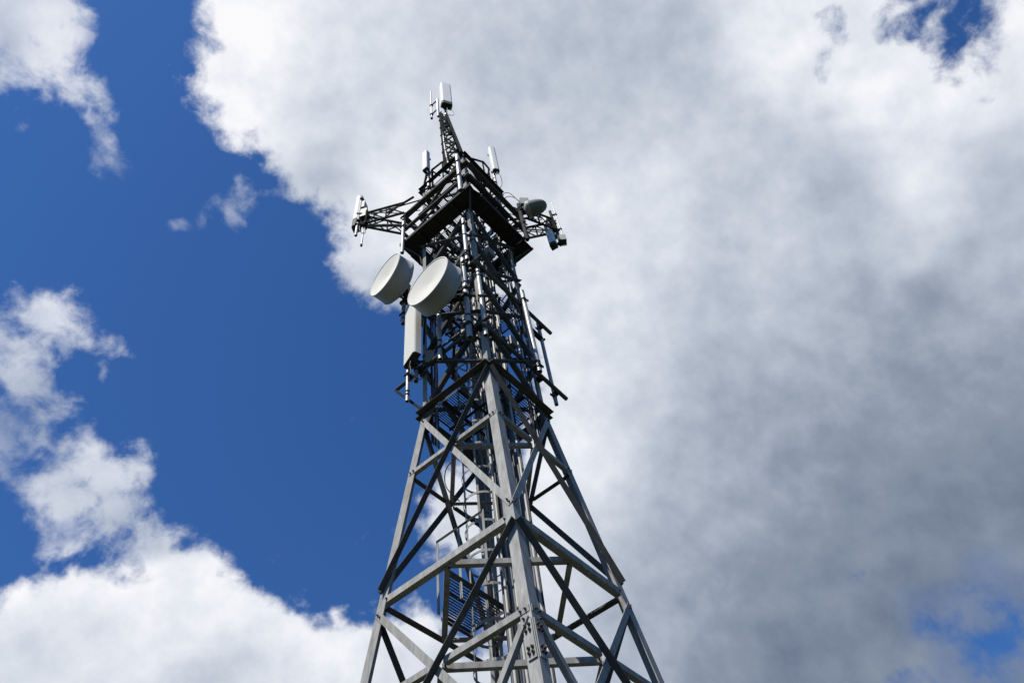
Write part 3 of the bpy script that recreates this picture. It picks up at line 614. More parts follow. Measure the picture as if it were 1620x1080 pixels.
# gratings: bearing bars and cross bars in a frame
def grating(x0, x1, y0, y1, z, name='floor_grating', pitch=0.045, m=DULL_SHADED, along='x'):
    mb = MB()
    if along == 'x':
        n = int((y1 - y0) / pitch)
        for i in range(n + 1):
            y = y0 + (y1 - y0) * i / n
            mb.box(((x0 + x1) / 2, y, z), (x1 - x0, 0.006, 0.03), m)
        k = max(2, int((x1 - x0) / 0.22))
        for i in range(k + 1):
            mb.box((x0 + (x1 - x0) * i / k, (y0 + y1) / 2, z + 0.0165), (0.007, y1 - y0 + 0.01, 0.007), m)
    mb.box(((x0 + x1) / 2, y0 - 0.012, z), (x1 - x0 + 0.04, 0.01, 0.045), m)
    mb.box(((x0 + x1) / 2, y1 + 0.012, z), (x1 - x0 + 0.04, 0.01, 0.045), m)
    mb.box((x0 - 0.012, (y0 + y1) / 2, z), (0.01, y1 - y0 + 0.01, 0.045), m)
    mb.box((x1 + 0.012, (y0 + y1) / 2, z), (0.01, y1 - y0 + 0.01, 0.045), m)
    return part(mb, name)
# floor at the kink: leaves the ladder opening in the middle
zf = Z0 + 0.06
for q in ((-0.74, -0.02, 0.40, 0.76), (-0.74, -0.28, -0.02, 0.36), (0.30, 0.76, -0.76, -0.02), (-0.1, 0.26, -0.76, -0.42), (0.45, 0.76, 0.02, 0.3)):
    grating(*q, zf)
for q in ((-0.74, -0.02, 0.40, 0.76), (-0.74, -0.30, 0.0, 0.36), (0.30, 0.76, -0.76, -0.02), (-0.05, 0.26, -0.76, -0.42)):
    grating(*q, 16.25)
for q in ((-0.78, -0.02, 0.30, 0.80), (-0.78, -0.30, -0.2, 0.26), (0.28, 0.80, -0.78, -0.2), (0.30, 0.80, -0.15, 0.35)):
    grating(*q, ZP - 0.06)
# floor beams
for z in (zf - 0.07, 16.18, ZP - 0.15):
    for a, b in (((-0.80, 0.38, z), (0.80, 0.38, z)), ((-0.80, -0.02, z), (0.80, -0.02, z)), ((-0.15, -0.80, z + 0.045), (-0.15, 0.80, z + 0.045)), ((0.28, -0.80, z + 0.045), (0.28, 0.80, z + 0.045))):
        mb = MB(); mb.bar(a, b, 0.035, 0.045, DARK); part(mb, 'floor_beam')
# rest platform beside the ladder, with its guard rail
mb = MB()                                   # its outer edge is cut along the diagonal plan brace
n_ = 14
for i in range(n_ + 1):
    y = 0.36 + 0.69 * i / n_; xa = max(-0.88, y - 1.21)
    mb.box(((xa + 0.43) / 2, y, 8.76), (0.43 - xa, 0.006, 0.026), DULL_SHADED)
for x in (-0.7, -0.5, -0.3, -0.1, 0.1, 0.3):
    yb = min(1.06, x + 1.21); mb.box((x, (0.35 + yb) / 2, 8.7775), (0.007, yb - 0.35, 0.007), DULL_SHADED)
mb.bar((-0.87, 0.33, 8.76), (0.45, 0.33, 8.76), 0.01, 0.05, DULL_SHADED); mb.bar((-0.14, 1.075, 8.76), (0.45, 1.075, 8.76), 0.01, 0.05, DULL_SHADED)
mb.bar((0.445, 0.34, 8.76), (0.445, 1.065, 8.76), 0.01, 0.05, DULL_SHADED); mb.bar((-0.875, 0.34, 8.76), (-0.145, 1.07, 8.76), 0.01, 0.05, DULL_SHADED)
part(mb, 'floor_grating')
for a, b in (((-1.12, 0.26, 8.68), (1.2, 0.26, 8.68)), ((-0.2, 1.10, 8.68), (0.6, 1.10, 8.68)), ((0.49, 0.0, 8.62), (0.49, 1.25, 8.62))):
    mb = MB(); mb.angle(a, b, Z, V((0, -1, 0)) if a[1] == b[1] else V((1, 0, 0)), 0.06, 0.007, DULL_SHADED); part(mb, 'floor_beam')
mb = MB()
for z in (9.78, 9.3):
    mb.bar((-0.60, 0.80 if z > 9.5 else 0.60, z), (-0.60, -0.20, z), 0.008, 0.05, DARK)
mb.bar((-0.60, 0.62, 9.3), (-0.12, 1.1, 9.3), 0.008, 0.05, DARK); mb.bar((-0.12, 1.1, 9.3), (0.42, 1.1, 9.3), 0.008, 0.05, DARK)
for p in ((-0.604, 0.80), (-0.604, 0.34), (-0.604, -0.18)):
    mb.angle((p[0], p[1], 8.45), (p[0], p[1], 9.8), V((0, -1, 0)), V((1, 0, 0)), 0.05, 0.006, STEEL)
mb.angle((-0.13, 1.09, 8.6), (-0.13, 1.09, 9.32), V((0, -1, 0)), V((1, 0, 0)), 0.05, 0.006, STEEL)
part(mb, 'handrail')
# the ladder with its safety cage
LX, LY0, LY1 = 0.62, 0.36, 0.66
mb = MB()
for y in (LY0, LY1):
    mb.bar((LX, y, 0.1), (LX, y, ZP + 1.0), 0.05, 0.012, STEEL, (0, 1, 0))
lad = part(mb, 'ladder')
nr = int((ZP - 0.2) / 0.29)
for i in range(nr):
    mb = MB(); mb.tube([(LX, LY0 + 0.006, 0.35 + i * 0.29), (LX, LY1 - 0.006, 0.35 + i * 0.29)], 0.011, STEEL, 8); mb.build('rung', lad)
cx, cy, cr_ = 0.34, (LY0 + LY1) / 2, 0.36
def hoop_pts(z, r):
    pts = [(LX, LY0 - 0.01, z)]
    for k in range(17):
        a = R(300 - 240 * k / 16)
        pts.append((cx + r * math.cos(a), cy + r * math.sin(a), z))
    pts.append((LX, LY1 + 0.01, z)); return pts
zh = 2.6
while zh < 19.4:
    mb = MB(); mb.strip(hoop_pts(zh, cr_), 0.05, 0.007, STEEL); mb.build('cage_hoop', lad)
    zh += 0.645
for a in (250, 205, 155, 110):
    q = V((cx + (cr_ - 0.012) * math.cos(R(a)), cy + (cr_ - 0.012) * math.sin(R(a)), 0))
    mb = MB(); t = V((-math.sin(R(a)), math.cos(R(a)), 0)); mb.bar(q + Z * 2.5, q + Z * 19.3, 0.007, 0.045, STEEL, t); mb.build('cage_strap', lad)

# cable tray: two rails and its cross bars
tray = MB()
TX = 0.30
for y in (-0.42, 0.16):
    tray.bar((TX, y, 0.5), (TX, y, 19.5), 0.035, 0.012, DULL_SHADED, (0, 1, 0))
tray = part(tray, 'cable_tray')
for i in range(42):
    mb = MB(); mb.bar((TX - 0.012, -0.42, 0.8 + 0.45 * i), (TX - 0.012, 0.16, 0.8 + 0.45 * i), 0.012, 0.03, DULL_SHADED)
    mb.build('tray_bar', tray)

# main platform: solid walkway plates all round with a kerb, rails above
HP, WI = 1.28, 0.865
deck_z = ZP
def deck(x0, x1, y0, y1, rib):
    mb = MB()
    mb.box(((x0 + x1) / 2, (y0 + y1) / 2, deck_z), (x1 - x0, y1 - y0, 0.012), DARK)
    if rib == 'x':                                   # long side runs along x
        s = -1 if y0 < 0 else 1; yo = y0 if s < 0 else y1; yi = y1 if s < 0 else y0
        mb.box(((x0 + x1) / 2, yo + s * 0.005, deck_z + 0.045), (x1 - x0, 0.008, 0.13), DULL_SHADED)
        mb.box(((x0 + x1) / 2, yi - s * 0.0, deck_z - 0.035), (x1 - x0, 0.008, 0.055), DARK)
        k = 5
        for i in range(k): mb.box((x0 + 0.1 + (x1 - x0 - 0.2) * i / (k - 1), (y0 + y1) / 2, deck_z - 0.03), (0.008, (y1 - y0) - 0.03, 0.046), DARK)
    else:
        s = -1 if x0 < 0 else 1; xo = x0 if s < 0 else x1; xi = x1 if s < 0 else x0
        mb.box((xo + s * 0.005, (y0 + y1) / 2, deck_z + 0.045), (0.008, y1 - y0, 0.13), DULL_SHADED)
        mb.box((xi, (y0 + y1) / 2, deck_z - 0.035), (0.008, y1 - y0, 0.055), DARK)
        k = 5
        for i in range(k): mb.box(((x0 + x1) / 2, y0 + 0.1 + (y1 - y0 - 0.2) * i / (k - 1), deck_z - 0.03), ((x1 - x0) - 0.03, 0.008, 0.046), DARK)
    part(mb, 'deck_plate')
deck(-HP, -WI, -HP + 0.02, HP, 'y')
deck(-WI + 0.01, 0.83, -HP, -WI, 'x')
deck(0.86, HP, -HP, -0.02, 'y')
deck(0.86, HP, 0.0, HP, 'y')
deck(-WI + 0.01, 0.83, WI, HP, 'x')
# outrigger beams below the deck
for a, b in (((-1.24, -0.6, 0), (1.24, -0.6, 0)), ((-1.24, 0.6, 0), (1.24, 0.6, 0)), ((-0.6, -1.24, 1), (-0.6, 1.24, 1)), ((0.6, -1.24, 1), (0.6, 1.24, 1))):
    zz = deck_z - 0.10 - 0.05 * a[2]
    mb = MB(); mb.angle((a[0], a[1], zz), (b[0], b[1], zz), -Z, V((0, 1, 0)) if a[2] == 0 else V((1, 0, 0)), 0.06, 0.007, DARK); part(mb, 'outrigger')
# knee braces from the legs to the deck corners
for c, (sx, sy) in CN.items():
    mb = MB(); mb.tube([(sx * 0.86, sy * 0.86, ZP - 1.0), (sx * 0.9, sy * 0.9, ZP - 0.55), (sx * 1.2, sy * 1.2, ZP - 0.05)], 0.022, DULL_SHADED, 8); part(mb, 'knee_brace')
# guard rails: a deep ring beam on top, a lighter one half way
for z, w, h in ((21.55, 0.125, 0.10), (20.62, 0.07, 0.07)):
    for ca, cb, fn in FACES:
        e = 0.0 if fn.x else -w
        a, b = V((CN[ca][0] * HP, CN[ca][1] * HP, z)), V((CN[cb][0] * HP, CN[cb][1] * HP, z))
        ax = (b - a).normalized()
        a, b = a - ax * e - fn * w / 2, b + ax * e - fn * w / 2
        mb = MB()
        mb.box((a + b) / 2 + Z * 0.0, ((b - a).length if fn.y else w, (b - a).length if fn.x else w, 0.01), DULL_SHADED)
        for k in (-1, 1):
            mb.box((a + b) / 2 + fn * k * (w / 2 + 0.004) + Z * h / 2, ((b - a).length if fn.y else 0.008, (b - a).length if fn.x else 0.008, h), DULL_SHADED)
        part(mb, 'handrail')
# struts from the legs out to the rail
for ca, cb, fn in FACES:
    for t in (0.2, 0.5, 0.8):
        p = mid(cor(ca, 21.75), cor(cb, 21.75), t); q = p + fn * (HP - H0 - 0.02); q.z = 21.53; p.z = 21.72
        mb = MB(); mb.bar(p + fn * 0.02, q, 0.03, 0.045, DARK); part(mb, 'strut')
        p2 = mid(cor(ca, 20.6), cor(cb, 20.6), t); mb = MB(); mb.bar(p2 + fn * 0.02, p2 + fn * (HP - H0 - 0.02) + Z * 0.0, 0.03, 0.04, DARK); part(mb, 'strut')
for ca, cb, fn in FACES:
    for t0, t1 in ((0.05, 0.5), (0.95, 0.5)):
        a = mid((CN[ca][0] * 1.2, CN[ca][1] * 1.2, ZP + 0.1), (CN[cb][0] * 1.2, CN[cb][1] * 1.2, ZP + 0.1), t0)
        b = mid(cor(ca, 21.6), cor(cb, 21.6), t1) + fn * 0.06
        mb = MB(); mb.bar(a, b, 0.045, 0.05, DARK); part(mb, 'strut')
# head floor and top guard ring
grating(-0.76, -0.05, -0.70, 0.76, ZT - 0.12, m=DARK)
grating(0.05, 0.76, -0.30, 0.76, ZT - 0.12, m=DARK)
ring = [(-0.81, 0.48), (-0.78, 0.06), (-0.48, -0.57), (0.12, -0.92), (0.43, -0.90), (0.84, -0.3), (0.84, 0.5), (0.3, 0.86), (-0.4, 0.84)]
mb = MB()
for i in range(9):
    a, b = ring[i], ring[(i + 1) % 9]
    mb.bar((a[0], a[1], 24.7), (b[0], b[1], 24.7), 0.05, 0.06, DARK)
part(mb, 'handrail')
for i, a in enumerate(ring):
    mb = MB(); mb.bar((a[0] * 0.97, a[1] * 0.97, ZT - 0.1), (a[0] * 0.97, a[1] * 0.97, 24.68), 0.035, 0.035, DARK, (1, 0, 0)); part(mb, 'guard_post')
for a, b in (((-0.85, 0.85, 23.4), (-0.86, 0.60, 25.0)), ((0.85, -0.85, 23.4), (0.78, -0.80, 24.9)), ((0.86, -0.3, 23.4), (0.76, -0.80, 24.7)), ((-0.86, 0.1, 23.5), (-0.80, 0.5, 24.7))):
    mb = MB(); mb.bar(a, b, 0.05, 0.05, DARK); part(mb, 'strut')

# the spire on the head
A0, A1 = V((-0.87, -0.08, 23.5)), V((-0.87, -0.01, 29.3))
B0, B1 = V((-0.875, -0.80, 23.62)), V((-0.87, -0.30, 28.55))
C0, C1 = V((-0.10, -0.42, 23.5)), V((-0.66, -0.14, 28.9))
mb = MB()
for a, b, w in ((A0, A1, 0.13), (B0, B1, 0.10), (C0, C1, 0.10)):
    mb.angle(a, b, V((0, -1, 0)), V((1, 0.2, 0)), w, 0.012, DARK)
sp = part(mb, 'spire')
for i in range(7):
    t0, t1 = i / 7, (i + 1) / 7
    for p0, p1, q0, q1 in ((A0, A1, B0, B1), (B0, B1, C0, C1), (C0, C1, A0, A1)):
        mb = MB()
        mb.bar(mid(p0, p1, t0), mid(q0, q1, t0), 0.03, 0.075, DARK)
        mb.build('lacing_bar', sp)
        a, b = (mid(p0, p1, t0), mid(q0, q1, t1)) if i % 2 else (mid(q0, q1, t0), mid(p0, p1, t1))
        mb = MB(); mb.bar(a + V((0.01, 0, 0.03)), b + V((0.01, 0, 0)), 0.03, 0.07, DARK); mb.build('lacing_bar', sp)

# the two arms that reach out from the rails
def arm(p0, p1):
    p0, p1 = V((p0[0], p0[1], 0)), V((p1[0], p1[1], 0)); d = (p1 - p0).normalized(); s = V((-d.y, d.x, 0))
    zb, zt = 21.2, 21.88
    k = 0.34
    ch = [(p0 + s * k + Z * zb, p1 + s * 0.06 + Z * zb), (p0 - s * k + Z * zb, p1 - s * 0.06 + Z * zb),
          (p0 + s * k + Z * zt, p1 + s * 0.06 + Z * zt), (p0 - s * k + Z * zt, p1 - s * 0.06 + Z * zt)]
    mb = MB()
    for a, b in ch: mb.bar(a, b, 0.05, 0.065, DARK)
    mb.box(p1 + Z * (zb + zt) / 2 + d * 0.01, (0.05, 0.24, zt - zb + 0.12), DARK, (d, s, Z))
    ar = part(mb, 'side_arm')
    for i in range(2):
        for a, b, c, e in ((*ch[0], *ch[2]), (*ch[1], *ch[3])):
            t0, t1 = i / 2 + 0.02, (i + 1) / 2 - 0.02
            mb = MB(); mb.bar(mid(a, b, t0), mid(c, e, t1), 0.02, 0.04, DARK); mb.build('lacing_bar', ar)
            mb = MB(); mb.bar(mid(c, e, t0) + s * 0.022, mid(a, b, t1) + s * 0.022, 0.02, 0.04, DARK); mb.build('lacing_bar', ar)
            mb = MB(); mb.bar(mid(a, b, t1), mid(c, e, t1), 0.03, 0.04, DARK, d); mb.build('lacing_bar', ar)
    mb = MB(); mb.bar(p0 * 0.72 + Z * 22.9, p1 * 0.94 + Z * 21.93, 0.03, 0.035, DARK); mb.build('stay', ar)
    mb = MB(); mb.bar(p0 * 0.85 + s * 0.3 + Z * 22.4, p1 * 0.8 + Z * 22.0, 0.05, 0.06, DARK); mb.build('stay', ar)
arm((-1.2, 1.2), (-1.92, 2.02))
arm((1.26, -1.17), (1.93, -1.78))

# horizontal booms on the two near faces
def boom(a, b, r):
    mb = MB(); mb.pipe(a, b, r, DULL_SHADED, 14)
    part(mb, 'boom')
boom((-0.97, -1.11, 14.05), (-0.97, 1.50, 14.05), 0.042)
boom((-0.97, -1.11, 16.58), (-0.97, 1.42, 16.58), 0.042)
boom((-1.02, -0.97, 13.84), (1.62, -0.97, 13.84), 0.046)
boom((-1.10, -0.97, 16.38), (1.66, -0.97, 16.38), 0.046)
mb = MB(); mb.bar((-0.97, 1.49, 14.0), (-0.9, 0.86, 12.95), 0.05, 0.05, DARK); part(mb, 'strut')
for z, f in ((14.05, 'x'), (16.58, 'x'), (13.84, 'y'), (16.38, 'y')):
    for t in (-0.8, 0.8):
        mb = MB()
        p = V((-0.91, t, z)) if f == 'x' else V((t, -0.91, z))
        mb.box(p, (0.14, 0.10, 0.10) if f == 'x' else (0.10, 0.14, 0.10), DARK); part(mb, 'boom_clamp')

# ------------------------------------------------------------------ mounting poles
def pole(x, y, z0, z1, r, label, collars=(), clamps=(), m=PIPE, lean=(0, 0)):
    mb = MB(); mb.pipe((x, y, z0), (x + lean[0], y + lean[1], z1), r, m, 18)
    o = mb.build('mounting_pole', None, (x, y, z0))
    tag(o, label, 'pole', 'galvanised mounting poles on the mast')
    at = lambda z: V((x + lean[0] * (z - z0) / (z1 - z0), y + lean[1] * (z - z0) / (z1 - z0), z))
    for z in collars:
        c = MB(); c.tube([at(z - 0.022), at(z + 0.022)], r * 1.16, DARK, 18)
        c.box(at(z) + V((0.75, 0.65, 0)).normalized() * (r * 1.3), (0.05, 0.05, 0.04), DARK)
        c.build('collar', o)
    for z, tgt in clamps:
        c = MB(); p = at(z); q = V((tgt[0], tgt[1], z)); d = (q - p).normalized()
        c.bar(p + d * r * 0.9, q, 0.10, 0.09, DARK)
        sd_ = V((-d.y, d.x, 0))
        for k in (-1, 1):
            c.tube([p - d * (r + 0.03) + sd_ * k * (r + 0.012), p + d * (r + 0.06) + sd_ * k * (r + 0.012)], 0.009, BOLT, 8)
        c.bar(p - d * (r + 0.006) - sd_ * (r + 0.03), p - d * (r + 0.006) + sd_ * (r + 0.03), 0.02, 0.06, DARK)
        c.build('clamp', o)
    return o

pole(-1.09, -0.66, 13.62, 16.82, 0.060, 'long galvanised pole beside the larger dish, in front of the near mast leg', (16.60, 16.45, 15.72, 14.4, 14.12), ((14.05, (-1.0, -0.66)), (16.58, (-1.0, -0.66))))
pole(-1.09, -0.79, 16.62, 18.75, 0.050, 'galvanised pole just below the platform, above the pole of the larger dish', (17.85, 17.02, 16.8), ((18.4, (-0.9, -0.79)), (16.9, (-0.9, -0.79))))
pole(-1.09, 0.13, 13.68, 15.42, 0.046, 'short pole hanging below the larger dish between panel antenna and near leg', (15.34, 14.3), ((14.05, (-1.0, 0.13)),))
pole(-1.09, 0.80, 13.58, 16.85, 0.046, 'pole behind the large panel antenna, its end showing under the panel', (13.95, 14.2), ((14.05, (-1.0, 0.80)), (16.58, (-1.0, 0.80))))
pole(-1.07, 1.06, 13.20, 14.35, 0.038, 'short stub pole at the outer left end of the lower boom', (13.4, 13.5), ((14.05, (-1.0, 1.06)),))
pole(-1.07, 1.26, 16.2, 18.0, 0.050, 'pole behind the smaller of the two big dishes', (16.4,), ((16.58, (-1.0, 1.26)), (17.6, (-0.87, 0.87))))
pole(-0.935, -0.935, 13.58, 16.2, 0.048, 'bright pole running straight down the near mast leg', (16.05, 15.9, 13.9), ((15.0, (-0.86, -0.86)),))
pole(0.54, -1.09, 13.66, 16.82, 0.055, 'thick sunlit pole on the right face of the mast with two bands near its foot', (16.45, 13.98, 13.8), ((13.84, (0.54, -1.0)), (16.38, (0.54, -1.0))), lean=(-0.03, 0))
pole(1.34, -0.86, 13.5, 16.62, 0.042, 'slim pole standing clear of the mast at the right boom ends', (16.3, 13.75), ((13.84, (1.34, -0.93)), (16.38, (1.34, -0.93)), (15.9, (0.86, -0.86))))
pole(-1.375, -1.03, 19.68, 22.1, 0.062, 'stout pole at the near corner of the platform rail', (), ((20.6, (-1.27, -1.03)), (21.6, (-1.27, -1.03))))
pole(-1.345, 1.10, 19.1, 21.3, 0.050, 'pole at the left corner of the platform, passing behind its edge', (), ((20.6, (-1.27, 1.10)), (21.2, (-1.27, 1.10))))
pole(0.88, -1.38, 19.66, 21.95, 0.058, 'grey pole at the right corner of the platform holding the small domed dish', (), ((20.6, (0.88, -1.27)), (21.6, (0.88, -1.27))), DULL_SHADED)

# ------------------------------------------------------------------ microwave dishes
def dish(face, az, rad, depth, polepos, label, zoff=0.0):
    n = hz(az); c = V(face); back = c - n * depth
    t = thing('microwave_dish', tuple(c - n * depth), label, 'dish', 'drum shaped microwave dishes')
    mb = MB()
    mb.lathe([(rad * 0.985, 0.0), (rad, 0.012), (rad, 0.05), (rad * 0.985, 0.055), (rad * 0.965, depth - 0.03), (rad * 0.985, depth - 0.028), (rad * 0.99, depth), (rad * 0.965, depth)], back, n, SHELL, 64)
    mb.build('drum', t)
    mb = MB(); mb.lathe([(rad * 0.99, depth - 0.004), (rad * 0.995, depth + 0.012), (rad * 0.955, depth + 0.016), (rad * 0.945, depth + 0.004)], back, n, RADOME, 64); mb.build('rim', t)
    mb = MB(); mb.lathe([(rad * 0.95, depth + 0.006), (rad * 0.75, depth - 0.012), (rad * 0.4, depth - 0.045), (rad * 0.12, depth - 0.068), (0.0005, depth - 0.074)], back, n, RADOME, 64); mb.build('radome', t)
    mb = MB(); mb.lathe([(rad * 0.985, 0.0), (rad * 0.93, -0.03), (rad * 0.7, -0.10), (rad * 0.35, -0.16), (rad * 0.2, -0.17), (rad * 0.2, -0.26), (0.001, -0.26)], back, n, SHELL, 48); mb.build('back_shell', t)
    s = V((-n.y, n.x, 0)); px = V((polepos[0], polepos[1], c.z))
    mb = MB()
    hub = back - n * 0.2
    for dz in (-0.16, 0.16):
        mb.bar(hub + Z * dz, px + Z * dz, 0.07, 0.07, DARK)
        mb.box(px + Z * dz, (0.15, 0.15, 0.09), DARK)
    mb.bar(hub + Z * 0.2, hub - Z * 0.2, 0.10, 0.05, DARK)
    mb.build('mount', t)
    return t, back, n, s
d1, bk, n, s = dish((-1.86, -0.29, 15.30), 176, 0.63, 0.40, (-1.09, -0.66), 'larger white drum dish in front, beside the near mast leg')
mb = MB(); mb.tube([bk - s * 0.55 - n * 0.02 - Z * 0.2, V((-0.97, 0.7, 14.9))], 0.02, DARK, 8); mb.build('steady_strut', d1)
d2, bk, n, s = dish((-1.86, 1.09, 17.28), 171, 0.60, 0.40, (-1.07, 1.26), 'smaller white drum dish behind, left of the larger dish')
mb = MB(); mb.tube([bk + n * 0.05 - Z * 0.5 - s * 0.05, V((-1.07, 0.80, 16.5))], 0.02, DARK, 8); mb.build('steady_strut', d2)
mb = MB(); mb.tube([bk - s * 0.45 - Z * 0.1, V((-0.9, 0.55, 17.4))], 0.022, DARK, 8); mb.build('steady_strut', d2)

t = thing('microwave_dish', (1.0, -1.48, 21.4), 'small grey dish with a long rounded dome, beside the right arm', 'dish')
ax = V((math.cos(R(-66)), math.sin(R(-66)), 0.0)); o = V((0.99, -1.49, 21.52)); rd = 0.25
mb = MB(); mb.lathe([(0.06, -0.02), (rd * 0.6, 0.0), (rd, 0.06), (rd * 1.02, 0.07), (rd * 1.02, 0.16)], o, ax, SHELL, 40); mb.build('shroud', t)
mb = MB(); mb.lathe([(rd, 0.16), (rd * 0.99, 0.24), (rd * 0.93, 0.36), (rd * 0.80, 0.48), (rd * 0.58, 0.58), (rd * 0.30, 0.635), (0.001, 0.65)], o, ax, DOME, 40); mb.build('radome', t)
mb = MB(); mb.bar(o - ax * 0.1, o + ax * 0.02, 0.14, 0.22, DARK); mb.bar((0.9, -1.4, 21.5), o, 0.10, 0.14, DARK); mb.box((0.9, -1.39, 21.55), (0.17, 0.17, 0.2), DARK); mb.build('mount', t)

# ------------------------------------------------------------------ sector panel antennas
def panel(base, az, w, d, h, label, polepos=None, cap=0.10, round_=0.35, conn=2, tilt=0.0, name='panel_antenna', mtl=PANEL, cap_m=PANELD):
    """base: middle of the front face at its lower edge"""
    n = hz(az); s = V((-n.y, n.x, 0)); b = V(base) - n * d / 2
    t = thing(name, tuple(b), label, 'antenna', 'sector panel antennas on the mast')
    k = w * round_
    def sec(sc_):
        q = [(-w / 2, -d / 2)]
        for i in range(7):
            a = math.pi - i * math.pi / 12
            q.append((-w / 2 + k + k * math.cos(a), d / 2 - min(k, d * 0.6) + min(k, d * 0.6) * math.sin(a)))
        for i in range(7):
            a = math.pi / 2 - i * math.pi / 12
            q.append((w / 2 - k + k * math.cos(a), d / 2 - min(k, d * 0.6) + min(k, d * 0.6) * math.sin(a)))
        q.append((w / 2, -d / 2))
        return [(x * sc_, y * sc_) for x, y in q]
    mb = MB(); pl = sec(1.0)
    e = Z * 0.0
    mb.prism(pl, b + Z * cap, b + Z * (h - 0.02), s, n, mtl)
    ro = mb.build('radome', t)
    mb = MB(); mb.prism(sec(0.99), b, b + Z * (cap - 0.0005), s, n, cap_m); mb.build('end_cap', t)
    mb = MB(); mb.prism(sec(0.985), b + Z * (h - 0.0195), b + Z * h, s, n, SHELL); mb.build('top_cap', t)
    for i in range(conn):
        u = (i - (conn - 1) / 2) * (w * 0.7 / max(1, conn))
        mb = MB(); p = b + s * u - n * d * 0.1
        mb.tube([p, p - Z * 0.07], 0.018, BOLT, 8); mb.tube([p - Z * 0.06, p - Z * 0.12], 0.013, RUBBER, 8); mb.build('connector', t)
    if polepos is not None:
        for f in (0.12, 0.86):
            q = V((polepos[0], polepos[1], b.z + h * f)); p = b - n * d / 2 + Z * h * f
            mb = MB(); mb.bar(p, q, 0.06, 0.07, DARK); mb.box(q, (0.13, 0.13, 0.07), DARK); mb.bar(p - s * w * 0.3 - n * 0.01, p + s * w * 0.3 - n * 0.01, 0.03, 0.07, DARK); mb.build('bracket', t)
    return t, b, n, s

# big panel below the dishes
panel((-1.40, 0.72, 13.95), 163, 0.47, 0.17, 2.25, 'large white panel antenna hanging below the dishes on the left side of the mast', (-1.09, 0.80), cap=0.02, round_=0.12, conn=4, mtl=RADOME)
# top of the spire
pole(-0.60, -0.12, 28.0, 32.5, 0.045, 'pole carrying the topmost panel, rising from the tip of the spire', ())
pole(-0.87, 0.02, 29.0, 31.1, 0.05, 'short bright pole between the topmost panel and the thin rod antenna', ())
panel((-0.77, -0.385, 29.95), 238, 0.42, 0.24, 2.65, 'topmost broad panel antenna, above the spire', (-0.60, -0.12), cap=0.28, round_=0.16, conn=4)
# head, left and right
pole(-0.90, 0.54, 23.3, 26.0, 0.05, 'pole under the left panel antenna on the head of the mast', (24.2, 23.9))
panel((-1.13, 0.50, 24.25), 180, 0.20, 0.16, 1.55, 'slim panel antenna seen almost from the side, left of the spire', (-0.90, 0.54), cap=0.07, round_=0.2)
pole(0.78, -0.83, 23.3, 26.7, 0.045, 'pole under the right panel antenna on the head of the mast', (24.3,))
panel((0.68, -1.03, 24.95), 235, 0.235, 0.16, 2.1, 'tall slim panel antenna right of the spire on the head of the mast', (0.78, -0.83), cap=0.07, round_=0.3, conn=4)
# left arm
pole(-2.08, 2.20, 20.55, 23.1, 0.042, 'dark ended pole at the tip of the left arm', (21.2, 21.9), ((21.2, (-1.93, 2.03)), (21.88, (-1.93, 2.03))))
panel((-2.17, 2.24, 21.15), 205, 0.21, 0.26, 2.05, 'slender rounded panel antenna at the tip of the left arm', (-2.08, 2.20), cap=0.45, round_=0.42, conn=2)
# right arm
pole(1.99, -1.80, 20.5, 22.6, 0.042, 'pole at the tip of the right arm', (21.2,), ((21.2, (1.9, -1.76)), (21.88, (1.9, -1.76))), DULL_SHADED)
panel((1.74, -1.66, 20.25), 190, 0.20, 0.20, 1.75, 'panel antenna hanging below the tip of the right arm', (1.99, -1.80), cap=0.14, round_=0.3, conn=2)

# ------------------------------------------------------------------ remote radio units
def radio(c, az, size, label, fins=8):
    n = hz(az); s = V((-n.y, n.x, 0)); c = V(c); w, d, h = size
    t = thing('radio_unit', tuple(c - Z * h / 2), label, 'radio unit', 'grey radio boxes near the antennas')
    mb = MB(); mb.box(c, (w, d, h), RADIO, (s, n, Z)); mb.build('casing', t)
    mb = MB()
    for i in range(fins): mb.box(c - n * (d / 2 + 0.018) + s * (w * (i + 0.5) / fins - w / 2), (0.008, 0.036, h * 0.92), SHELL, (s, n, Z))
    mb.build('cooling_fins', t)
    mb = MB(); mb.box(c - Z * (h / 2 + 0.008), (w * 0.9, d * 0.85, 0.015), PANELD, (s, n, Z)); mb.build('connector_plate', t)
    mb = MB(); mb.tube([c + Z * h / 2 - s * w * 0.25, c + Z * (h / 2 + 0.05) - s * w * 0.25, c + Z * (h / 2 + 0.05) + s * w * 0.25, c + Z * h / 2 + s * w * 0.25], 0.01, DARK, 8); mb.build('carry_handle', t)
    return t
radio((-1.98, 2.20, 22.58), 205, (0.17, 0.22, 0.42), 'upper of the two radio boxes behind the left arm panel')
radio((-1.93, 2.13, 21.95), 205, (0.2, 0.26, 0.5), 'lower and wider radio box behind the left arm panel')
radio((2.02, -1.76, 21.28), 215, (0.15, 0.14, 0.62), 'tall grey radio box on the end of the right arm')
radio((2.10, -1.86, 20.75), 215, (0.18, 0.2, 0.3), 'small dark bottomed radio box lowest on the right arm tip')
radio((1.06, -1.50, 22.22), 225, (0.26, 0.12, 0.40), 'flat grey radio box above the small domed dish')
radio((-0.95, 0.55, 14.28), 225, (0.2, 0.1, 0.42), 'small grey box between the large panel and the mast leg')

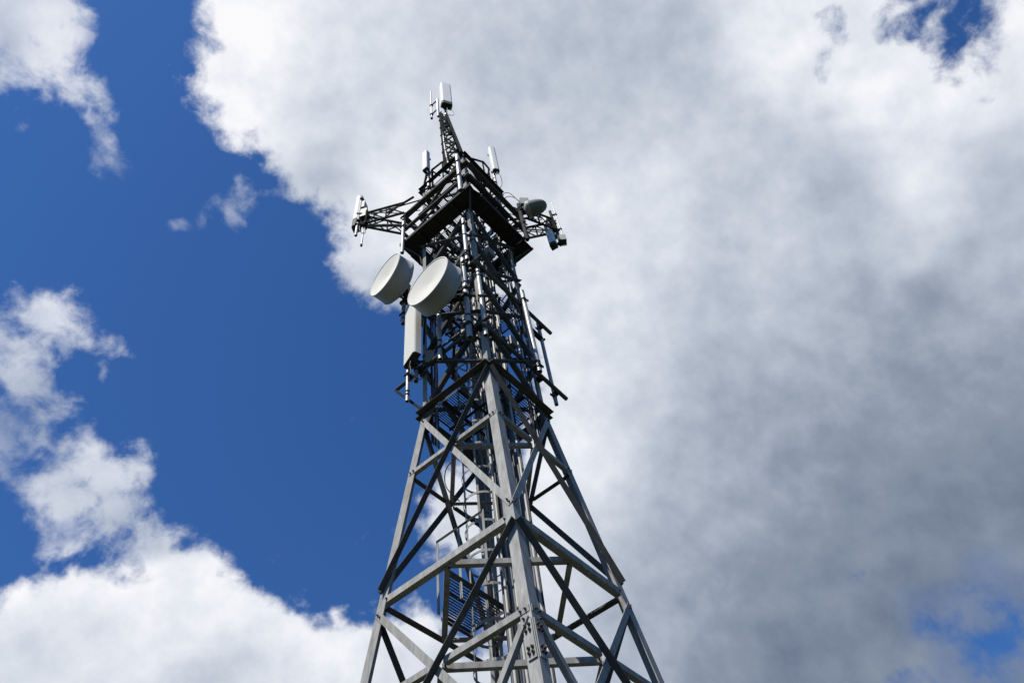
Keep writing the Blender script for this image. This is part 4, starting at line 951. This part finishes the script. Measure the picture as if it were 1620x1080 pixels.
# ------------------------------------------------------------------ whip and dipole antennas
def whip(x, y, z0, z1, r, label, cat, arms=()):
    mb = MB(); mb.tube([(x, y, z0), (x, y, z1)], [r, r * 0.8], PIPE, 12)
    o = mb.build('whip_antenna', None, (x, y, z0)); tag(o, label, cat, 'thin rod antennas on the mast')
    c = MB(); c.tube([(x, y, z0 - 0.05), (x, y, z0 + 0.03)], r * 1.5, BOLT, 12); c.build('base_cap', o)
    for z, q in arms:
        c = MB(); c.bar((x, y, z), (q[0], q[1], z), 0.04, 0.05, DARK); c.box((x, y, z), (r * 3.2, r * 3.2, 0.07), DARK); c.build('bracket', o)
    return o
whip(-0.87, 0.35, 29.5, 32.85, 0.032, 'thin rod antenna on two short arms left of the topmost panel', 'antenna', ((29.9, (-0.87, 0.07)), (31.0, (-0.87, 0.07))))
whip(-1.93, 2.09, 20.05, 21.6, 0.022, 'thin rod hanging below the left arm tip', 'antenna', ((21.3, (-2.05, 2.18)),))
whip(2.06, -1.92, 20.78, 23.15, 0.020, 'long thin rod antenna at the tip of the right arm', 'antenna', ((21.3, (1.99, -1.82)), (22.3, (1.99, -1.82))))
whip(1.93, -1.70, 21.9, 22.75, 0.012, 'short fine rod on top of the right arm', 'antenna', ((21.95, (1.9, -1.74)),))

# ------------------------------------------------------------------ cables
def smoothpath(pts, k=6):
    P = [V(p) for p in pts]; out = []
    for i in range(len(P) - 1):
        p0, p1, p2, p3 = P[max(i - 1, 0)], P[i], P[i + 1], P[min(i + 2, len(P) - 1)]
        for j in range(k):
            t = j / k
            out.append(0.5 * ((2 * p1) + (p2 - p0) * t + (2 * p0 - 5 * p1 + 4 * p2 - p3) * t * t + (3 * p1 - p0 - 3 * p2 + p3) * t ** 3))
    out.append(P[-1]); return out
def cable(pts, r, m, label, group, name='feeder_cable', k=6, n=10):
    mb = MB(); mb.tube(smoothpath(pts, k), r, m, n)
    return tag(mb.build(name, None, pts[0]), label, 'cable', group)
GF = 'feeder cables on the tray inside the mast'
dest = [(-0.38, 0.042, GREYCABLE, [(-0.5, -0.6, 20.2), (-0.8, -0.3, 23.3), (-0.84, -0.15, 26), (-0.78, -0.1, 29.2)]),
        (-0.305, 0.030, PALECABLE, [(0.2, -0.7, 20.1), (0.7, -0.75, 22.5), (0.76, -0.8, 24.6)]),
        (-0.25, 0.020, RUBBER, [(0.0, 0.3, 20.2), (-0.6, 0.6, 22.5), (-0.88, 0.5, 24.0)]),
        (-0.20, 0.045, GREYCABLE, [(-0.2, 0.4, 20.3), (-1.0, 1.0, 21.0), (-1.9, 2.0, 21.15)]),
        (-0.12, 0.024, PALECABLE, [(0.4, -0.6, 20.2), (1.0, -1.0, 21.0), (1.85, -1.72, 21.15)]),
        (-0.06, 0.018, RUBBER, [(0.5, -0.7, 20.2), (0.85, -1.2, 21.1), (1.0, -1.45, 21.5)]),
        (0.00, 0.042, PALECABLE, None), (0.06, 0.022, GREYCABLE, None), (0.11, 0.028, RUBBER, None)]
for i, (y, r, m, tail) in enumerate(dest):
    x = TX - 0.02 - r
    pts = [(x, y, 0.3)] + [(x + random.uniform(-0.008, 0.004), y + random.uniform(-0.008, 0.008), z) for z in (2, 4, 6, 7.5, 9, 10.5, 12, 13.5, 15)]
    if tail is None:
        pts += [(x, y, 15.6), (x - 0.25, y - 0.15 + 0.1 * (i - 7), 16.0)] + {6: [(-0.8, -0.3, 15.3), (-1.0, -0.5, 15.2)], 7: [(-0.7, 0.6, 16.9), (-1.0, 1.1, 17.2)], 8: [(-0.8, 0.55, 14.6), (-1.05, 0.7, 13.7)]}[i]
    else: pts += [(x, y, 17), (x, y, 18.8)] + tail
    nm = {GREYCABLE: 'grey', PALECABLE: 'pale', RUBBER: 'black'}[m]
    where = ['climbing on up the spire', 'leading to the right panel on the mast head', 'leading to the left panel on the mast head', 'leading out along the left arm', 'leading out along the right arm',
             'leading to the small domed dish', 'turning off to the larger dish', 'turning off to the smaller dish', 'turning off to the large panel'][i]
    cable(pts, r, m, nm + ' feeder cable on the tray, ' + where, GF)
# a second bundle up the middle
GB = 'cables clipped up the inside of the mast'
for i in range(12):
    y = -0.66 + 0.068 * i; x = 0.03 + 0.035 * (i % 3); r = (0.016, 0.024, 0.02)[i % 3]
    pts = [(x, y, 0.4)] + [(x + random.uniform(-0.02, 0.02), y + random.uniform(-0.015, 0.015), z) for z in (3, 6, 8, 10, 12, 13, 14.5, 16, 17.5, 19)] + [(x - 0.05, y, 20.2), (x + random.uniform(-0.3, 0.3), y * 0.6, 22.4)]
    cable(pts, r, (RUBBER, PALECABLE, GREYCABLE)[i % 3], ('thin black cable', 'pale cable', 'grey cable')[i % 3] + ' inside the mast before the tray, ' + ('outermost towards the right face', 'second from the right face', 'third from the right face', 'fourth from the right face', 'fifth from the right face', 'sixth from the right face', 'sixth from the left', 'fifth from the left', 'fourth from the left', 'third from the left', 'second from the left', 'outermost on the left')[i], GB)
# jumpers
GJ = 'loose jumper cables at the antennas'
def jumper(pts, label, r=0.010, m=RUBBER): cable(pts, r, m, label, GJ, 'jumper_cable', 6, 8)
jumper([(-0.66, -0.33, 29.93), (-0.52, -0.42, 29.4), (-0.5, -0.40, 29.1), (-0.62, -0.25, 29.15), (-0.72, -0.15, 28.8)], 'looped black cable under the topmost panel, on its right')
jumper([(-0.74, -0.28, 29.93), (-0.7, -0.3, 29.4), (-0.72, -0.2, 29.0), (-0.78, -0.1, 28.4)], 'black cable dropping from under the topmost panel into the spire')
jumper([(-1.05, 0.46, 24.22), (-1.08, 0.4, 23.9), (-0.98, 0.35, 23.75), (-0.85, 0.4, 23.6)], 'black cable under the left head panel')
jumper([(0.7, -0.98, 24.9), (0.78, -1.05, 24.5), (0.9, -0.98, 24.2), (0.85, -0.85, 23.8)], 'black cable looping out under the right head panel')
jumper([(0.75, -0.95, 24.9), (0.66, -1.0, 24.55), (0.6, -0.9, 24.2), (0.7, -0.8, 23.7)], 'second black cable under the right head panel, nearer the spire')
jumper([(-2.05, 2.13, 21.15), (-2.02, 2.12, 20.8), (-1.9, 2.05, 20.75), (-1.9, 2.08, 21.3), (-1.93, 2.13, 21.68)], 'black cable looping below the left arm tip')
jumper([(0.95, -1.45, 22.0), (0.8, -1.35, 22.35), (0.6, -1.2, 22.3), (0.45, -1.05, 21.8), (0.5, -0.85, 21.4)], 'black cable arching from the box above the domed dish to the mast')
jumper([(0.92, -1.42, 22.1), (0.7, -1.3, 22.55), (0.5, -1.2, 22.4), (0.4, -1.0, 22.0)], 'upper black cable arching from the box above the domed dish')
jumper([(-1.3, 0.75, 13.93), (-1.3, 0.72, 13.6), (-1.15, 0.65, 13.45), (-1.0, 0.6, 13.8), (-0.9, 0.5, 14.3)], 'black cable looping under the large panel')
jumper([(-1.36, 0.68, 13.93), (-1.38, 0.7, 13.66), (-1.25, 0.85, 13.5), (-1.1, 0.72, 13.62)], 'short black cable under the large panel beside its pole')
jumper([(0.1, -0.75, 16.3), (0.25, -0.9, 16.6), (0.5, -0.92, 16.1), (0.7, -0.8, 15.4)], 'grey cable sagging across the right mast face near the upper boom', 0.016, GREYCABLE)
jumper([(-0.2, 0.62, 11.9), (-0.35, 0.75, 11.6), (-0.4, 0.72, 11.1), (-0.2, 0.6, 10.8)], 'black cable loop hanging beside the ladder cage')

# feeders along the arms and down to the poles
for i, (pts, r, lab) in enumerate((
        ([(-0.9, 0.9, 20.9), (-1.3, 1.33, 21.12), (-1.7, 1.76, 21.14), (-2.0, 2.05, 21.3), (-2.1, 2.2, 21.12)], 0.016, 'black cable strapped along the lower left arm to the panel'),
        ([(-0.88, 0.92, 22.2), (-1.25, 1.3, 21.98), (-1.7, 1.74, 21.95), (-1.95, 2.1, 22.1), (-1.97, 2.18, 22.36)], 0.014, 'black cable along the upper left arm to the radio boxes'),
        ([(0.95, -0.9, 20.9), (1.35, -1.2, 21.12), (1.7, -1.5, 21.12), (1.85, -1.6, 20.9), (1.78, -1.62, 20.2)], 0.015, 'black cable strapped along the lower right arm to its panel'),
        ([(0.95, -0.9, 22.2), (1.35, -1.22, 21.97), (1.8, -1.62, 21.95), (2.0, -1.78, 21.66)], 0.013, 'black cable along the upper right arm to the tall radio box'),
        ([(-1.2, -0.52, 15.25), (-1.02, -0.5, 14.9), (-1.03, -0.6, 14.3), (-0.8, -0.5, 13.9), (-0.4, -0.4, 13.5)], 0.018, 'black waveguide drooping from the back of the larger dish'),
        ([(-1.25, 1.15, 17.2), (-1.02, 1.05, 16.9), (-0.95, 0.9, 16.4), (-0.6, 0.5, 16.0)], 0.018, 'black waveguide drooping from the back of the smaller dish'),
        ([(-1.16, -0.66, 16.6), (-1.17, -0.67, 15.8), (-1.02, -0.66, 15.1), (-1.0, -0.65, 14.3)], 0.012, 'thin cable taped to the pole beside the larger dish'),
        ([(0.5, -1.02, 16.7), (0.47, -1.02, 15.5), (0.44, -1.0, 14.4), (0.3, -0.88, 13.6)], 0.012, 'thin cable hanging behind the thick sunlit pole'))):
    jumper(pts, lab, r)

# tight bundles clipped to the legs of the straight part
GL = 'cable bundles clipped to the mast legs'
for cname, bx, by, ex, ey, n_ in (('right', 0.74, -0.72, 0, 0.045, 5), ('left', -0.72, 0.74, 0.045, 0, 5), ('rear', 0.70, 0.72, 0, -0.045, 4), ('near', -0.70, -0.70, 0.045, 0.02, 4)):
    for i in range(n_):
        x, y = bx + ex * i, by + ey * i; r = (0.014, 0.018, 0.012, 0.02, 0.015)[i]
        pts = [(x, y, 12.0)] + [(x + random.uniform(-0.012, 0.012), y + random.uniform(-0.012, 0.012), z) for z in (12.6, 13.4, 14.2, 15.0, 15.8, 16.6, 17.4, 18.2, 19.0)] + [(x * 0.9, y * 0.9, 19.75), (x * 0.9 + random.uniform(-0.1, 0.1), y * 0.9 + random.uniform(-0.1, 0.1), 21.0 + random.uniform(0, 1.6))]
        cable(pts, r, (RUBBER, GREYCABLE, RUBBER, PALECABLE, RUBBER)[i], ('thin black', 'grey', 'thinnest black', 'pale', 'outer black')[i] + ' cable in the bundle clipped inside the %s leg of the straight part' % cname, GL, k=4, n=8)
# small boxes fixed inside the mast
GX = 'junction boxes inside the mast'
for x, y, z, w, h, lab in ((-0.55, 0.30, 17.2, 0.22, 0.34, 'grey junction box behind the dishes'), (0.45, -0.62, 15.1, 0.2, 0.3, 'grey junction box behind the thick sunlit pole'),
                           (0.0, -0.70, 18.6, 0.26, 0.3, 'grey junction box just under the platform'), (-0.62, -0.2, 14.9, 0.18, 0.4, 'narrow junction box beside the near leg, below the larger dish')):
    t = thing('junction_box', (x, y, z - h / 2), lab, 'box', GX)
    mb = MB(); mb.box((x, y, z), (w, 0.12, h), RADIO); mb.build('casing', t)
    mb = MB(); mb.box((x, y - 0.064, z), (w * 0.92, 0.008, h * 0.94), RADIO); mb.build('cover', t)
    mb = MB()
    for k in (-0.3, 0.0, 0.3): mb.tube([(x + w * k, y, z - h / 2 + 0.002), (x + w * k, y, z - h / 2 - 0.06)], 0.014, RUBBER, 8)
    mb.build('glands', t)
    mb = MB(); mb.bar((x, y + 0.06, z), (x * 1.0, y + 0.16, z), 0.04, h * 0.8, DARK); mb.build('bracket', t)
